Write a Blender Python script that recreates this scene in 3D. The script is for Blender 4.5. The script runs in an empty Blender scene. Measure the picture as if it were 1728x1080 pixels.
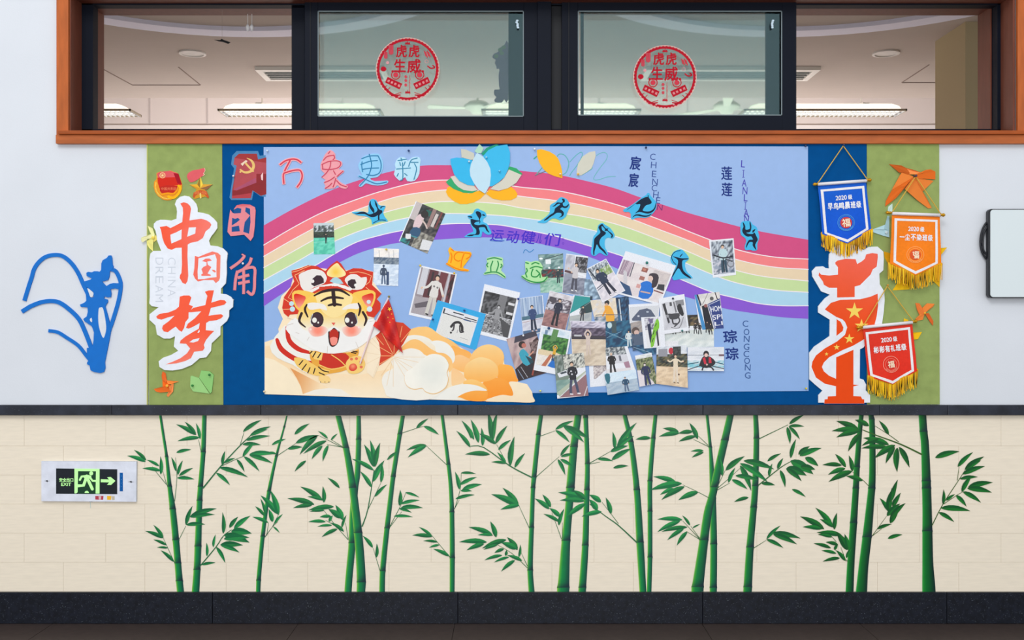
import bpy, bmesh, math, random
from mathutils import Vector, geometry
random.seed(7)
SC = bpy.context.scene
COL = SC.collection
# ---------------------------------------------------------------- camera
# the photograph looks square on at the wall; the wall plane is y = 0, 2.3 mm of wall per photo pixel
S, D, CZ = 0.0023, 4.0, 1.173
cam = bpy.data.cameras.new('camera'); camo = bpy.data.objects.new('camera', cam); COL.objects.link(camo)
camo.location = (0, -D, CZ); camo.rotation_euler = (math.pi/2, 0, 0)
cam.sensor_width = 36; cam.lens = 36*D/(1728*S); cam.clip_start = .05; cam.clip_end = 100
SC.camera = camo
# ---------------------------------------------------------------- light
SC.view_settings.view_transform = 'Standard'; SC.view_settings.look = 'None'
SC.view_settings.gamma = 1; SC.view_settings.use_curve_mapping = False
SC.view_settings.exposure = -0.42
world = bpy.data.worlds.new('world'); SC.world = world; world.use_nodes = True
wn = world.node_tree.nodes; wb = wn['Background']
wb.inputs[0].default_value = (.93, .97, 1.0, 1); wb.inputs[1].default_value = 1.14
def area(name, loc, target, size, power, col=(1, 1, 1), sy=None):
    l = bpy.data.lights.new(name, 'AREA'); l.size = size; l.energy = power; l.color = col
    if sy: l.shape = 'RECTANGLE'; l.size_y = sy
    o = bpy.data.objects.new(name, l); COL.objects.link(o); o.location = loc
    o.rotation_euler = (Vector(target)-Vector(loc)).to_track_quat('-Z', 'Y').to_euler()
    return o
area('corridor_daylight', (-1.4, -6.0, 5.9), (0.1, 0, 0.6), 2.6, 230, (1, .985, .95))
area('corridor_open_side', (0, -6.6, 1.35), (0, 0, 1.1), 5.5, 150, (1, .99, .97), 2.2)
area('classroom_ceiling_fill', (0, 3.2, 0.35), (0, 3.6, 3.2), 4.5, 36, (1, .96, .91))  # unseen fill near the floor, added to brighten the classroom ceiling
area('classroom_far_wall_fill', (0, 6.0, .8), (0, 8.0, 3.5), 9, 370, (1, .96, .95), .8)  # added area light below the view, aimed up to brighten the far wall
# ---------------------------------------------------------------- helpers
def lin(c, a=1):
    r = []
    for v in c[:3]:
        v = v/255; r.append(v/12.92 if v <= .04045 else ((v+.055)/1.055)**2.4)
    return (*r, a)
def W(x, y, d=0.0): return Vector(((x-864)*S, -d, CZ+(540-y)*S))      # photo pixel -> point on the wall, d metres proud of it
def at(x, y, Y): return Vector(((x-864)*S*(D+Y)/D, Y, CZ+(540-y)*S*(D+Y)/D))   # for things Y metres behind the wall face
def Z(x0, y0, k): return lambda *p: [(x0+p[i]/k, y0+p[i+1]/k) for i in range(0, len(p), 2)]
def tag(o, label=None, cat=None, group=None, kind=None):
    if label: o['label'] = label
    if cat: o['category'] = cat
    if group: o['group'] = group
    if kind: o['kind'] = kind
    return o
MATS = {}
def mat(name, rgb=(200, 200, 200), rough=.6, metal=0, noise=0, nscale=30, bump=0, bscale=200, spec=.3, emit=None, estr=1, trans=0, stretch=None, alpha=None):
    if name in MATS: return MATS[name]
    m = bpy.data.materials.new(name); m.use_nodes = True; MATS[name] = m
    nt = m.node_tree; b = nt.nodes['Principled BSDF']
    b.inputs['Base Color'].default_value = lin(rgb); b.inputs['Roughness'].default_value = rough
    b.inputs['Metallic'].default_value = metal; b.inputs['Specular IOR Level'].default_value = spec
    if trans: b.inputs['Transmission Weight'].default_value = trans
    if emit: b.inputs['Emission Color'].default_value = lin(emit); b.inputs['Emission Strength'].default_value = estr
    tc = nt.nodes.new('ShaderNodeTexCoord'); mp = nt.nodes.new('ShaderNodeMapping'); nt.links.new(tc.outputs['Object'], mp.inputs[0])
    if stretch: mp.inputs['Scale'].default_value = stretch
    if noise:
        n = nt.nodes.new('ShaderNodeTexNoise'); n.inputs['Scale'].default_value = nscale; n.inputs['Detail'].default_value = 5
        nt.links.new(mp.outputs[0], n.inputs['Vector'])
        mr = nt.nodes.new('ShaderNodeMapRange'); mr.inputs[1].default_value = .3; mr.inputs[2].default_value = .7
        mr.inputs[3].default_value = 1-noise; mr.inputs[4].default_value = 1+noise
        nt.links.new(n.outputs[0], mr.inputs[0])
        v = nt.nodes.new('ShaderNodeVectorMath'); v.operation = 'SCALE'; v.inputs[0].default_value = lin(rgb)[:3]
        nt.links.new(mr.outputs[0], v.inputs['Scale']); nt.links.new(v.outputs[0], b.inputs['Base Color'])
    if bump:
        n = nt.nodes.new('ShaderNodeTexNoise'); n.inputs['Scale'].default_value = bscale; nt.links.new(mp.outputs[0], n.inputs['Vector'])
        bp = nt.nodes.new('ShaderNodeBump'); bp.inputs['Strength'].default_value = bump; bp.inputs['Distance'].default_value = .002
        nt.links.new(n.outputs[0], bp.inputs['Height']); nt.links.new(bp.outputs[0], b.inputs['Normal'])
    return m
def granite(m, n_=420, thr=.735, c=(150, 160, 176)):
    nt = m.node_tree; b = nt.nodes['Principled BSDF']; src = b.inputs['Base Color'].links[0].from_socket
    tc = nt.nodes.new('ShaderNodeTexCoord'); n = nt.nodes.new('ShaderNodeTexNoise'); n.inputs['Scale'].default_value = n_; n.inputs['Detail'].default_value = 1
    nt.links.new(tc.outputs['Object'], n.inputs['Vector']); r = nt.nodes.new('ShaderNodeMapRange'); r.inputs[1].default_value = thr; r.inputs[2].default_value = thr+.04
    nt.links.new(n.outputs[0], r.inputs[0]); x = nt.nodes.new('ShaderNodeMix'); x.data_type = 'RGBA'; nt.links.new(r.outputs[0], x.inputs[0]); nt.links.new(src, x.inputs[6]); x.inputs[7].default_value = lin(c)
    nt.links.new(x.outputs[2], b.inputs['Base Color']); return m
def colmat(name, rough, spec, noise=.03, nscale=60, trans=0):
    m = bpy.data.materials.new(name); m.use_nodes = True; nt = m.node_tree; b = nt.nodes['Principled BSDF']
    a = nt.nodes.new('ShaderNodeAttribute'); a.attribute_name = 'Col'
    n = nt.nodes.new('ShaderNodeTexNoise'); n.inputs['Scale'].default_value = nscale; n.inputs['Detail'].default_value = 4
    tc = nt.nodes.new('ShaderNodeTexCoord'); nt.links.new(tc.outputs['Object'], n.inputs['Vector'])
    mr = nt.nodes.new('ShaderNodeMapRange'); mr.inputs[1].default_value = .3; mr.inputs[2].default_value = .7
    mr.inputs[3].default_value = 1-noise; mr.inputs[4].default_value = 1+noise
    v = nt.nodes.new('ShaderNodeVectorMath'); v.operation = 'SCALE'
    nt.links.new(n.outputs[0], mr.inputs[0]); nt.links.new(a.outputs['Color'], v.inputs[0]); nt.links.new(mr.outputs[0], v.inputs['Scale'])
    nt.links.new(v.outputs[0], b.inputs['Base Color']); b.inputs['Roughness'].default_value = rough; b.inputs['Specular IOR Level'].default_value = spec
    if trans: b.inputs['Transmission Weight'].default_value = trans
    return m
PAPER = colmat('printed_paper', .75, .15, .018, 30); PHOTO = colmat('photo_print', .42, .35, .08, 260); DECAL = colmat('vinyl_decal', .4, .3, .07, 25)
CLOTH = colmat('pennant_cloth', .7, .25, .05, 90); FOAM = colmat('foam_board', .6, .25, .04, 40); SATIN = colmat('satin', .45, .3, .08, 30)

def smooth(pts, n=5, closed=True):
    m = len(pts); out = []
    rng = range(m) if closed else range(m-1)
    for i in rng:
        if closed: p0, p1, p2, p3 = pts[i-1], pts[i], pts[(i+1) % m], pts[(i+2) % m]
        else: p0, p1, p2, p3 = pts[max(i-1, 0)], pts[i], pts[i+1], pts[min(i+2, m-1)]
        for k in range(n):
            t = k/n; t2 = t*t; t3 = t2*t
            out.append(tuple(.5*(2*p1[j]+(p2[j]-p0[j])*t+(2*p0[j]-5*p1[j]+4*p2[j]-p3[j])*t2+(3*p1[j]-p0[j]-3*p2[j]+p3[j])*t3) for j in range(len(p1))))
    if not closed: out.append(tuple(pts[-1]))
    return out
_fc = {}
def glyph(s, bold=0):
    if (s, bold) in _fc: return _fc[(s, bold)]
    c = bpy.data.curves.new('text', 'FONT'); c.body = s; c.offset = bold; c.resolution_u = 3
    o = bpy.data.objects.new('text', c); COL.objects.link(o)
    dg = bpy.context.evaluated_depsgraph_get(); me = bpy.data.meshes.new_from_object(o.evaluated_get(dg))
    vs = [(v.co.x, v.co.y) for v in me.vertices]; fs = [list(p.vertices) for p in me.polygons]
    bpy.data.meshes.remove(me); bpy.data.objects.remove(o); bpy.data.curves.remove(c)
    xs = [v[0] for v in vs]; ys = [v[1] for v in vs]; x0, x1, y0, y1 = min(xs), max(xs), min(ys), max(ys)
    _fc[(s, bold)] = ([((x-x0)/(x1-x0), (y1-y)/(y1-y0)) for x, y in vs], fs)
    return _fc[(s, bold)]
def mix(a, b, t): t = max(0, min(1, t)); return tuple(a[i]+(b[i]-a[i])*t for i in range(3))
def grad(c0, c1, p, q):
    dx, dy = q[0]-p[0], q[1]-p[1]; l = dx*dx+dy*dy
    return lambda x, y: mix(c0, c1, ((x-p[0])*dx+(y-p[1])*dy)/l)
def rgrad(c0, c1, cx, cy, r0, r1): return lambda x, y: mix(c0, c1, (math.hypot(x-cx, y-cy)-r0)/(r1-r0))
def wloc(o):
    v = Vector(o.location)
    while o.parent: o = o.parent; v += Vector(o.location)
    return v
class Art:
    """layers of flat print or cut card, drawn in wall pixels; every layer sits a hair in front of the one before"""
    def __init__(s, d=0.0, step=4e-5): s.v = []; s.f = []; s.c = []; s.d = d; s.step = step
    def _add(s, pts, faces, col, dd=None, inc=True):
        if inc: s.d += s.step
        d = s.d if dd is None else dd
        b = len(s.v)
        for p in pts: s.v.append(W(p[0], p[1], d+(p[2] if len(p) > 2 else 0)))
        for f in faces:
            a, c, e = [s.v[b+i] for i in f[:3]]
            f = [b+i for i in f]
            if (c-a).cross(e-a).y > 0: f.reverse()
            s.f.append(f); s.c.append([lin(col(*pts[i-b][:2])) if callable(col) else lin(col) for i in f])
    def poly(s, pts, col, sm=0, inc=True, grid=0):
        if sm: pts = smooth(pts, sm)
        tri = geometry.tessellate_polygon([[Vector((p[0], p[1], 0)) for p in pts]])
        s._add(pts, [t for t in tri if len(set(t)) == 3], col, inc=inc); return s
    def gpoly(s, pts, col, sm=0, sub=6):        # fine triangles so that a printed colour ramp stays smooth
        if sm: pts = smooth(pts, sm)
        tri = [t for t in geometry.tessellate_polygon([[Vector((p[0], p[1], 0)) for p in pts]]) if len(set(t)) == 3]
        st = [[pts[i] for i in t] for t in tri]; out = []
        while st:
            t = st.pop(); L = [math.hypot(t[i][0]-t[(i+1) % 3][0], t[i][1]-t[(i+1) % 3][1]) for i in range(3)]; m = max(L)
            if m > sub:
                i = L.index(m); a, b, c = t[i], t[(i+1) % 3], t[(i+2) % 3]; h = ((a[0]+b[0])/2, (a[1]+b[1])/2); st += [[a, h, c], [h, b, c]]
            else: out.append(t)
        P_ = []; F = []; ix = {}
        for t in out:
            f = []
            for p in t:
                k = (round(p[0], 4), round(p[1], 4))
                if k not in ix: ix[k] = len(P_); P_.append(k)
                f.append(ix[k])
            if len(set(f)) == 3: F.append(f)
        s._add(P_, F, col); return s
    def holes(s, loops, col, sm=0):
        if sm: loops = [smooth(l, sm) for l in loops]
        tri = geometry.tessellate_polygon([[Vector((p[0], p[1], 0)) for p in l] for l in loops])
        s._add([p for l in loops for p in l], [t for t in tri if len(set(t)) == 3], col); return s
    def strips(s, tops, col, inc=True):      # rows of points, quads between
        n = len(tops[0]); pts = [p for r in tops for p in r]
        s._add(pts, [[r*n+i, r*n+i+1, (r+1)*n+i+1, (r+1)*n+i] for r in range(len(tops)-1) for i in range(n-1)], col, inc=inc); return s
    def stroke(s, pts, w, col, sm=4, cap=True, inc=True):
        pts = [(p[0], p[1], p[2] if len(p) > 2 else w) for p in pts]
        if sm and len(pts) > 2: pts = smooth(pts, sm, False)
        q = [pts[0]]
        for p in pts[1:]:
            if math.hypot(p[0]-q[-1][0], p[1]-q[-1][1]) > 1e-3: q.append(p)
        pts = q; n = len(pts)
        if n < 2: return s
        L = []; R = []
        for i, (x, y, ww) in enumerate(pts):
            a = pts[max(i-1, 0)]; b = pts[min(i+1, n-1)]
            dx, dy = b[0]-a[0], b[1]-a[1]; l = math.hypot(dx, dy) or 1; nx, ny = -dy/l*ww/2, dx/l*ww/2
            L.append((x+nx, y+ny)); R.append((x-nx, y-ny))
        s._add(L+R, [[i, i+1, n+i+1, n+i] for i in range(n-1)], col, inc=inc)
        if cap:
            for (x, y, ww) in (pts[0], pts[-1]):
                if ww > .8: s.d += 5e-6; s.ell(x, y, ww/2, ww/2, col, n=8, inc=False)
        return s
    def ell(s, cx, cy, rx, ry, col, rot=0, n=20, a0=0, a1=360, inc=True):
        r = math.radians(rot); pts = []
        for i in range(n if a1-a0 >= 360 else n+1):
            t = math.radians(a0+(a1-a0)*i/n); x, y = rx*math.cos(t), ry*math.sin(t)
            pts.append((cx+x*math.cos(r)-y*math.sin(r), cy+x*math.sin(r)+y*math.cos(r)))
        s._add(pts, [list(range(len(pts)))], col, inc=inc); return s
    def ring(s, cx, cy, r0, r1, col, n=32, a0=0, a1=360):
        rows = [[(cx+r*math.cos(math.radians(a0+(a1-a0)*i/n)), cy+r*math.sin(math.radians(a0+(a1-a0)*i/n))) for i in range(n+1)] for r in (r0, r1)]
        return s.strips(rows, col)
    def rect(s, x0, y0, x1, y1, col): return s.poly([(x0, y0), (x1, y0), (x1, y1), (x0, y1)], col)
    def text(s, t, x0, y0, x1, y1, col, rot=0, bold=0, shear=0):
        if bold > 0:
            b = bold*.8*(y1-y0)
            for dx, dy in ((0, 0), (b, 0), (-b, 0), (0, b), (0, -b)):
                s.text(t, x0+b+dx, y0+b+dy, x1-b+dx, y1-b+dy, col, rot, 0, shear); s.d += 6e-6-s.step
            s.d += s.step; return s
        vs, fs = glyph(t, bold); cx, cy = (x0+x1)/2, (y0+y1)/2; w, h = x1-x0, y1-y0; r = math.radians(rot); pts = []
        for u, v in vs:
            x, y = (u-.5)*w-(v-.5)*shear*h, (v-.5)*h
            pts.append((cx+x*math.cos(r)-y*math.sin(r), cy+x*math.sin(r)+y*math.cos(r)))
        s._add(pts, fs, col); return s
    def star(s, cx, cy, r, col, rot=-90, k=.38):
        return s.poly([(cx+(r if i % 2 == 0 else r*k)*math.cos(math.radians(rot+36*i)), cy+(r if i % 2 == 0 else r*k)*math.sin(math.radians(rot+36*i))) for i in range(10)], col)
    def slab(s, pts, th, col, sm=0, side=None):
        """cut card: raises the working depth by th and closes the sides back down"""
        if sm: pts = smooth(pts, sm)
        d0 = s.d; s.d += th; s.poly(pts, col, inc=False)
        b = len(s.v); n = len(pts)
        for p in pts: s.v.append(W(p[0], p[1], s.d))
        for p in pts: s.v.append(W(p[0], p[1], d0))
        A = sum(pts[i-1][0]*pts[i][1]-pts[i][0]*pts[i-1][1] for i in range(n))
        sc = side or (col if not callable(col) else None)
        for i in range(n):
            j = (i+1) % n; f = [b+i, b+j, b+n+j, b+n+i]
            if A > 0: f.reverse()
            cc = lin(sc) if sc else lin(col(*pts[i]))
            s.f.append(f); s.c.append([cc]*4)
        return s
    def build(s, name, m=None, parent=None, origin=None):
        if origin is None:
            xs = [v.x for v in s.v]; ys = [v.y for v in s.v]; zs = [v.z for v in s.v]
            origin = Vector(((min(xs)+max(xs))/2, max(ys), min(zs)))
        me = bpy.data.meshes.new(name); me.from_pydata([tuple(v-origin) for v in s.v], [], s.f)
        at_ = me.color_attributes.new('Col', 'FLOAT_COLOR', 'CORNER'); flat = [x for f in s.c for c in f for x in c]
        at_.data.foreach_set('color', flat)
        me.materials.append(m or PAPER); o = bpy.data.objects.new(name, me); COL.objects.link(o)
        o.location = origin
        if parent: o.parent = parent; o.location = origin-wloc(parent)
        return o
def empty(name, loc): o = bpy.data.objects.new(name, None); o.empty_display_size = .05; COL.objects.link(o); o.location = loc; return o
class MB:
    """solid mesh builder in metres"""
    def __init__(s): s.bm = bmesh.new()
    def box(s, x0, x1, y0, y1, z0, z1, bev=0):
        r = bmesh.ops.create_cube(s.bm, size=1); vs = r['verts']
        for v in vs: v.co = Vector((x0+(v.co.x+.5)*(x1-x0), y0+(v.co.y+.5)*(y1-y0), z0+(v.co.z+.5)*(z1-z0)))
        if bev:
            es = list({e for v in vs for e in v.link_edges}); bmesh.ops.bevel(s.bm, geom=es, offset=bev, segments=2, affect='EDGES', profile=.6)
        return s
    def tube(s, pts, r, n=8, closed=False):
        pts = [Vector(p) for p in pts]; rings = []; m = len(pts); up = Vector((0, 0, 1))
        for i, p in enumerate(pts):
            a = pts[i-1] if (i or closed) else p; b = pts[(i+1) % m] if (i < m-1 or closed) else p
            t = (b-a).normalized(); u = t.cross(up)
            if u.length < .05: u = t.cross(Vector((0, 1, 0)))
            u.normalize(); w = t.cross(u); rr = r[i] if isinstance(r, (list, tuple)) else r
            rings.append([s.bm.verts.new(p+(u*math.cos(2*math.pi*k/n)+w*math.sin(2*math.pi*k/n))*rr) for k in range(n)])
        for i in range(m if closed else m-1):
            A, B = rings[i], rings[(i+1) % m]
            for k in range(n): s.bm.faces.new((A[k], A[(k+1) % n], B[(k+1) % n], B[k]))
        if not closed: s.bm.faces.new(rings[0][::-1]); s.bm.faces.new(rings[-1])
        return s
    def lathe(s, c, prof, n=20, axis='Y'):
        rings = []
        for r, h in prof:
            rg = []
            for k in range(n):
                t = 2*math.pi*k/n; a, b = r*math.cos(t), r*math.sin(t)
                rg.append(s.bm.verts.new(Vector(c)+(Vector((a, h, b)) if axis == 'Y' else Vector((a, b, h)))))
            rings.append(rg)
        for A, B in zip(rings, rings[1:]):
            for k in range(n): s.bm.faces.new((A[k], A[(k+1) % n], B[(k+1) % n], B[k]))
        s.bm.faces.new(rings[0][::-1]); s.bm.faces.new(rings[-1]); return s
    def prism(s, pts, y0, y1):      # outline in (x, z), extruded in y
        a = [s.bm.verts.new((p[0], y0, p[1])) for p in pts]; b = [s.bm.verts.new((p[0], y1, p[1])) for p in pts]; n = len(pts)
        s.bm.faces.new(a); s.bm.faces.new(b[::-1])
        for i in range(n): s.bm.faces.new((a[i], b[i], b[(i+1) % n], a[(i+1) % n]))
        return s
    def build(s, name, m, parent=None, smooth_=False, origin=None):
        bmesh.ops.recalc_face_normals(s.bm, faces=s.bm.faces)
        if origin is None:
            xs = [v.co.x for v in s.bm.verts]; ys = [v.co.y for v in s.bm.verts]; zs = [v.co.z for v in s.bm.verts]
            origin = Vector(((min(xs)+max(xs))/2, (min(ys)+max(ys))/2, min(zs)))
        bmesh.ops.translate(s.bm, verts=s.bm.verts, vec=-origin)
        me = bpy.data.meshes.new(name); s.bm.to_mesh(me); s.bm.free(); me.materials.append(m)
        if smooth_:
            for p in me.polygons: p.use_smooth = True
        o = bpy.data.objects.new(name, me); COL.objects.link(o); o.location = origin
        if parent: o.parent = parent; o.location = origin-wloc(parent)
        return o
def pin(x, y, d, rgb, label, group=None, r=.0055):
    c = W(x, y, d); o = MB().lathe(c, [(.0012, .004), (.0012, -.003), (r*.8, -.003), (r*.55, -.007), (r, -.010), (r*.7, -.0125)], 12).build('push_pin', mat('pin_%d_%d_%d' % rgb, rgb, .3, spec=.5), smooth_=True)
    tag(o, label, 'push pin', group); return o
# ================================================================ THE SETTING
XL, XR = -2.6, 2.6
M_WALL = mat('white_wall_paint', (222, 226, 234), .85, noise=.025, nscale=3, bump=.15, bscale=180, spec=.15)
M_TILE = mat('cream_wall_tile', (243, 231, 212), .5, noise=.035, nscale=14, stretch=(1, 1, 9), spec=.25)
M_GROUT = mat('pale_grout', (222, 212, 196), .9)
M_GRAN = granite(mat('black_granite', (19, 23, 34), .38, noise=.4, nscale=60, spec=.3))
M_GRAN2 = granite(mat('black_granite_ledge', (36, 40, 52), .38, noise=.45, nscale=18, spec=.35), 300, .74, (110, 116, 130))
M_FLOOR = mat('dark_stone_floor', (62, 52, 49), .4, noise=.12, nscale=40, spec=.35)
M_WOOD = mat('orange_wood_trim', (184, 98, 48), .45, noise=.16, nscale=9, stretch=(1, 6, 6), spec=.3)
M_WOODV = mat('orange_wood_trim_upright', (186, 96, 42), .45, noise=.16, nscale=9, stretch=(6, 6, 1), spec=.3)
M_JAMB = mat('brown_wood_jamb', (118, 66, 50), .45, noise=.12, nscale=8, stretch=(5, 5, 1), spec=.3)
M_ALU = mat('dark_blue_aluminium', (17, 22, 35), .5, noise=.04, nscale=20, spec=.1)
M_ALUD = mat('dark_blue_aluminium_track', (14, 17, 26), .5, spec=.3)
def P(x, y): v = W(x, y); return v.x, v.z
zt = lambda y: CZ+(540-y)*S
xt = lambda x: (x-864)*S
# window opening in the wall
OX0, OX1, OZ0, OZ1 = xt(116), xt(1716), zt(224), 2.46
wall = MB()
wall.box(XL, OX0, 0, .25, 0, 3.2); wall.box(OX1, XR+.4, 0, .25, 0, 3.2); wall.box(OX0, OX1, 0, .25, 0, OZ0); wall.box(OX0, OX1, 0, .25, OZ1, 3.2)
wall_o = wall.build('wall_back', M_WALL, origin=Vector((0, 0, 0))); tag(wall_o, kind='structure')
# wainscot tiles
zb0, zb1 = zt(997), zt(700)
MB().box(XL, XR+.4, -.0085, 0, zb0-.01, zb1+.01).build('grout', M_GROUT, wall_o)
rows = [701, 752, 801, 850, 899, 948, 997]; offs = [180, 109, 180, 109, 180, 109]
tm = {}
for r in range(6):
    x = offs[r]-137*4
    while x < 2000:
        a, b = max(xt(x+.15), XL), min(xt(x+136.85), XR+.4)
        if b-a > .02:
            o = MB().box(a, b, -.010-random.random()*.0006, -.003, zt(rows[r+1]-.15), zt(rows[r]+.15), .0004).build('tile', M_TILE, wall_o)
        x += 137
# granite ledge and baseboard, in joined lengths
led = MB().box(XL, XR+.4, -.012, 0, zt(700), zt(684)).build('trim_1', M_GRAN2); tag(led, kind='structure')
js = [-700, -51, 193, 443, 773, 1184, 1480, 1594, 2200]
for a, b in zip(js, js[1:]):
    MB().box(max(xt(a+.3), XL), min(xt(b-.3), XR+.4), -.030, -.012, zt(699.5), zt(682.5), .002).build('granite_length', M_GRAN2, led)
bb = MB().box(XL, XR+.4, -.010, 0, 0, zt(998)).build('baseboard_back', M_GRAN); tag(bb, kind='structure')
js = [-462, -51, 361, 773, 1184, 1594, 2005, 2200]
for a, b in zip(js, js[1:]):
    if xt(a) < XR+.4: MB().box(max(xt(a+.4), XL), min(xt(b-.4), XR+.4), -.022, -.010, .001, zt(997.3), .0015).build('granite_panel', M_GRAN, bb)
# floor with big stone tiles
fl = MB().box(XL-2, XR+2.4, -7, 0, -.05, -.004).build('floor', mat('floor_grout', (58, 50, 47), .8), origin=Vector((0, 0, 0))); tag(fl, kind='structure')
fx = [xt(v) for v in (-1150, -740, -330, 93, 505, 768, 1000+183, 1448, 1860, 2270)]
for j in range(9):
    y0 = -.8*j
    for a, b in zip(fx, fx[1:]): MB().box(a+.001, b-.001, max(y0-.799, -7), y0-.001 if j else -.001, -.02, 0).build('floor_tile', M_FLOOR, fl)
# ---------------------------------------------------------------- window: casing, jamb lining, aluminium frame, sliding sashes
win = MB()
win.box(xt(98), xt(118), -.016, .0, zt(243), 2.5, .002)
winf = win.build('window_1', M_WOODV); tag(winf, kind='structure')
MB().box(xt(1714), xt(1734), -.016, 0, zt(243), 2.5, .002).build('casing_upright', M_WOODV, winf)
MB().box(xt(98), xt(1734), -.022, .0, zt(244), zt(229), .0025).build('sill_casing', M_WOOD, winf)
MB().box(xt(104), xt(1728), -.034, .0, zt(229), zt(222.5), .003).build('sill_ridge', mat('dark_orange_wood', (168, 80, 26), .45, noise=.16, nscale=9, stretch=(1, 6, 6), spec=.3), winf)
MB().box(xt(98), xt(1734), -.016, 0, 2.44, 2.5, .002).build('head_casing', M_WOOD, winf)
jz0 = zt(223)
MB().box(xt(118)-.004, xt(118)+.004, 0, .26, jz0, 2.44).build('jamb_lining', M_JAMB, winf)
MB().box(xt(1711)-.004, xt(1711)+.004, 0, .26, jz0, 2.44).build('jamb_lining', M_JAMB, winf)
MB().box(-1.712, -1.687, .1505, .262, jz0+.006, 2.432).build('inner_reveal', M_JAMB, winf)
MB().box(1.926, 1.944, .1505, .262, jz0+.006, 2.432).build('inner_reveal', M_JAMB, winf)
MB().box(xt(118), xt(1711), 0, .26, jz0-.006, jz0+.006).build('sill_lining', M_JAMB, winf)
MB().box(xt(118), xt(1711), 0, .26, 2.432, 2.44).build('head_lining', M_JAMB, winf)
def fbox(mb, x0, x1, y0, y1, Y0, Y1, bev=.0015):
    a = at(x0, y1, Y0); b = at(x1, y0, Y0); mb.box(a.x, b.x, Y0, Y1, a.z, b.z, bev)
    return mb
fr = MB()
fbox(fr, 137, 157, -40, 221, .10, .15); fbox(fr, 1683, 1700, -40, 221, .10, .15)
fbox(fr, 137, 1700, 217.5, 221.5, .10, .15); fbox(fr, 137, 1700, -40, 8.5, .10, .15)
fr.build('window_frame', M_ALU, winf)
cm = MB(); fbox(cm, 907, 930, -20, 221, .075, .13); cm.build('centre_mullion', M_ALU, winf)
cm = MB(); fbox(cm, 930, 948, -20, 221, .115, .14); cm.build('dark_track', M_ALUD, winf)
M_GLASS = mat('window_glass', (226, 240, 238), .02, trans=1, spec=.5)
gb = M_GLASS.node_tree.nodes['Principled BSDF']; gb.inputs['IOR'].default_value = 1.72; gb.inputs['Specular Tint'].default_value = (.62, .93, 1, 1)
def sash(x0, x1, gx0, gx1, gy0, gy1, Y):
    m = MB(); fbox(m, x0, gx0, -20, 221, Y, Y+.03); fbox(m, gx1, x1, -20, 221, Y, Y+.03)
    fbox(m, gx0, gx1, gy1, 221, Y, Y+.03); fbox(m, gx0, gx1, -20, gy0, Y, Y+.03)
    s = m.build('sash', M_ALU, winf)
    b = MB(); t = 1.6
    for q in ((gx0, gx0+t, gy0, gy1), (gx1-t, gx1, gy0, gy1), (gx0, gx1, gy0, gy0+t), (gx0, gx1, gy1-t, gy1)): fbox(b, *q, Y-.002, Y+.004, .0005)
    b.build('glazing_bead', mat('pale_gasket', (120, 134, 140), .5), s)
    g = MB(); fbox(g, gx0, gx1, gy0, gy1, Y+.012, Y+.017, 0); g.build('pane', M_GLASS, s)
    l = MB(); fbox(l, x0+ (gx0-x0)*.42, x0+(gx0-x0)*.46, -20, 221, Y-.003, Y+.001, 0); l.build('rebate', M_ALUD, s)
    return s
SA = sash(514, 907, 536, 884, 18, 197, .085)
SB = sash(948, 1344, 975, 1320, 18, 195, .085)
# the second pair of sashes slid behind, their stiles show through the glass
def back_sash(x0, x1, s0, s1):
    m = MB(); fbox(m, x0, s0, -20, 221, .135, .16); fbox(m, s1, x1, -20, 221, .135, .16); fbox(m, s0, s1, 205, 221, .135, .16); fbox(m, s0, s1, -20, 20, .135, .16)
    s = m.build('sash', M_ALU, winf); g = MB(); fbox(g, s0, s1, 20, 205, .145, .150, 0); g.build('pane', M_GLASS, s)
back_sash(492, 884, 514, 858); back_sash(980, 1330, 985, 1293)
for x, y in ((874, 24), (1312, 24)):
    a = Art(-.084); q = at(x, y, 0)
    for k in range(5): a.ell(x+random.uniform(-2, 2), y+k*3, 2.4, 1.6, (205, 225, 240), n=8)
    a.build('tape_residue', PAPER, SA if x < 900 else SB)
# ---------------------------------------------------------------- the classroom behind
CH = 3.2; YE = 5.41; YB = 8.0; CB = 3.95
M_CEIL = mat('classroom_ceiling', (176, 163, 154), .9, noise=.02, nscale=3)
M_RW = mat('classroom_wall', (228, 218, 214), .9, noise=.02, nscale=3)
cl = MB().box(-8, 8, .25, YE, CH, CB+.1).box(-8, 8, YE, YB+.1, CB, CB+.1).build('ceiling', M_CEIL, origin=Vector((0, 3, CH))); tag(cl, kind='structure')
wf = MB().box(-8, 8, YB, YB+.1, 0, CB).build('wall_far', M_RW); tag(wf, kind='structure')
for px in (253, 350, 700, 860, 1010, 1160, 1592):
    v = at(px, 200, YB); MB().box(v.x-.008, v.x+.008, YB-.008, YB, 0, CB).build('joint_strip', mat('joint_strip', (200, 190, 188), .8), wf)
MB().box(-8, 8, YB-.015, YB, 3.36, 3.44).build('picture_rail', mat('rail_white', (240, 234, 232), .6), wf)
for sx, nm in ((-8.1, 'wall_left'), (8, 'wall_right')):
    tag(MB().box(sx, sx+.1, .25, YB, 0, CB).build(nm, M_RW), kind='structure')
rf = MB().box(-8, 8, .25, YB, -.1, 0).build('floor_2', mat('classroom_floor', (170, 160, 150), .7)); rf.name = 'floor_classroom'; tag(rf, kind='structure')
pl = MB().box(3.08, 3.7, 3.0, 3.5, 0, CH).build('wall_pillar', mat('pillar_cream', (176, 160, 126), .8)); tag(pl, kind='structure')
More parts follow.
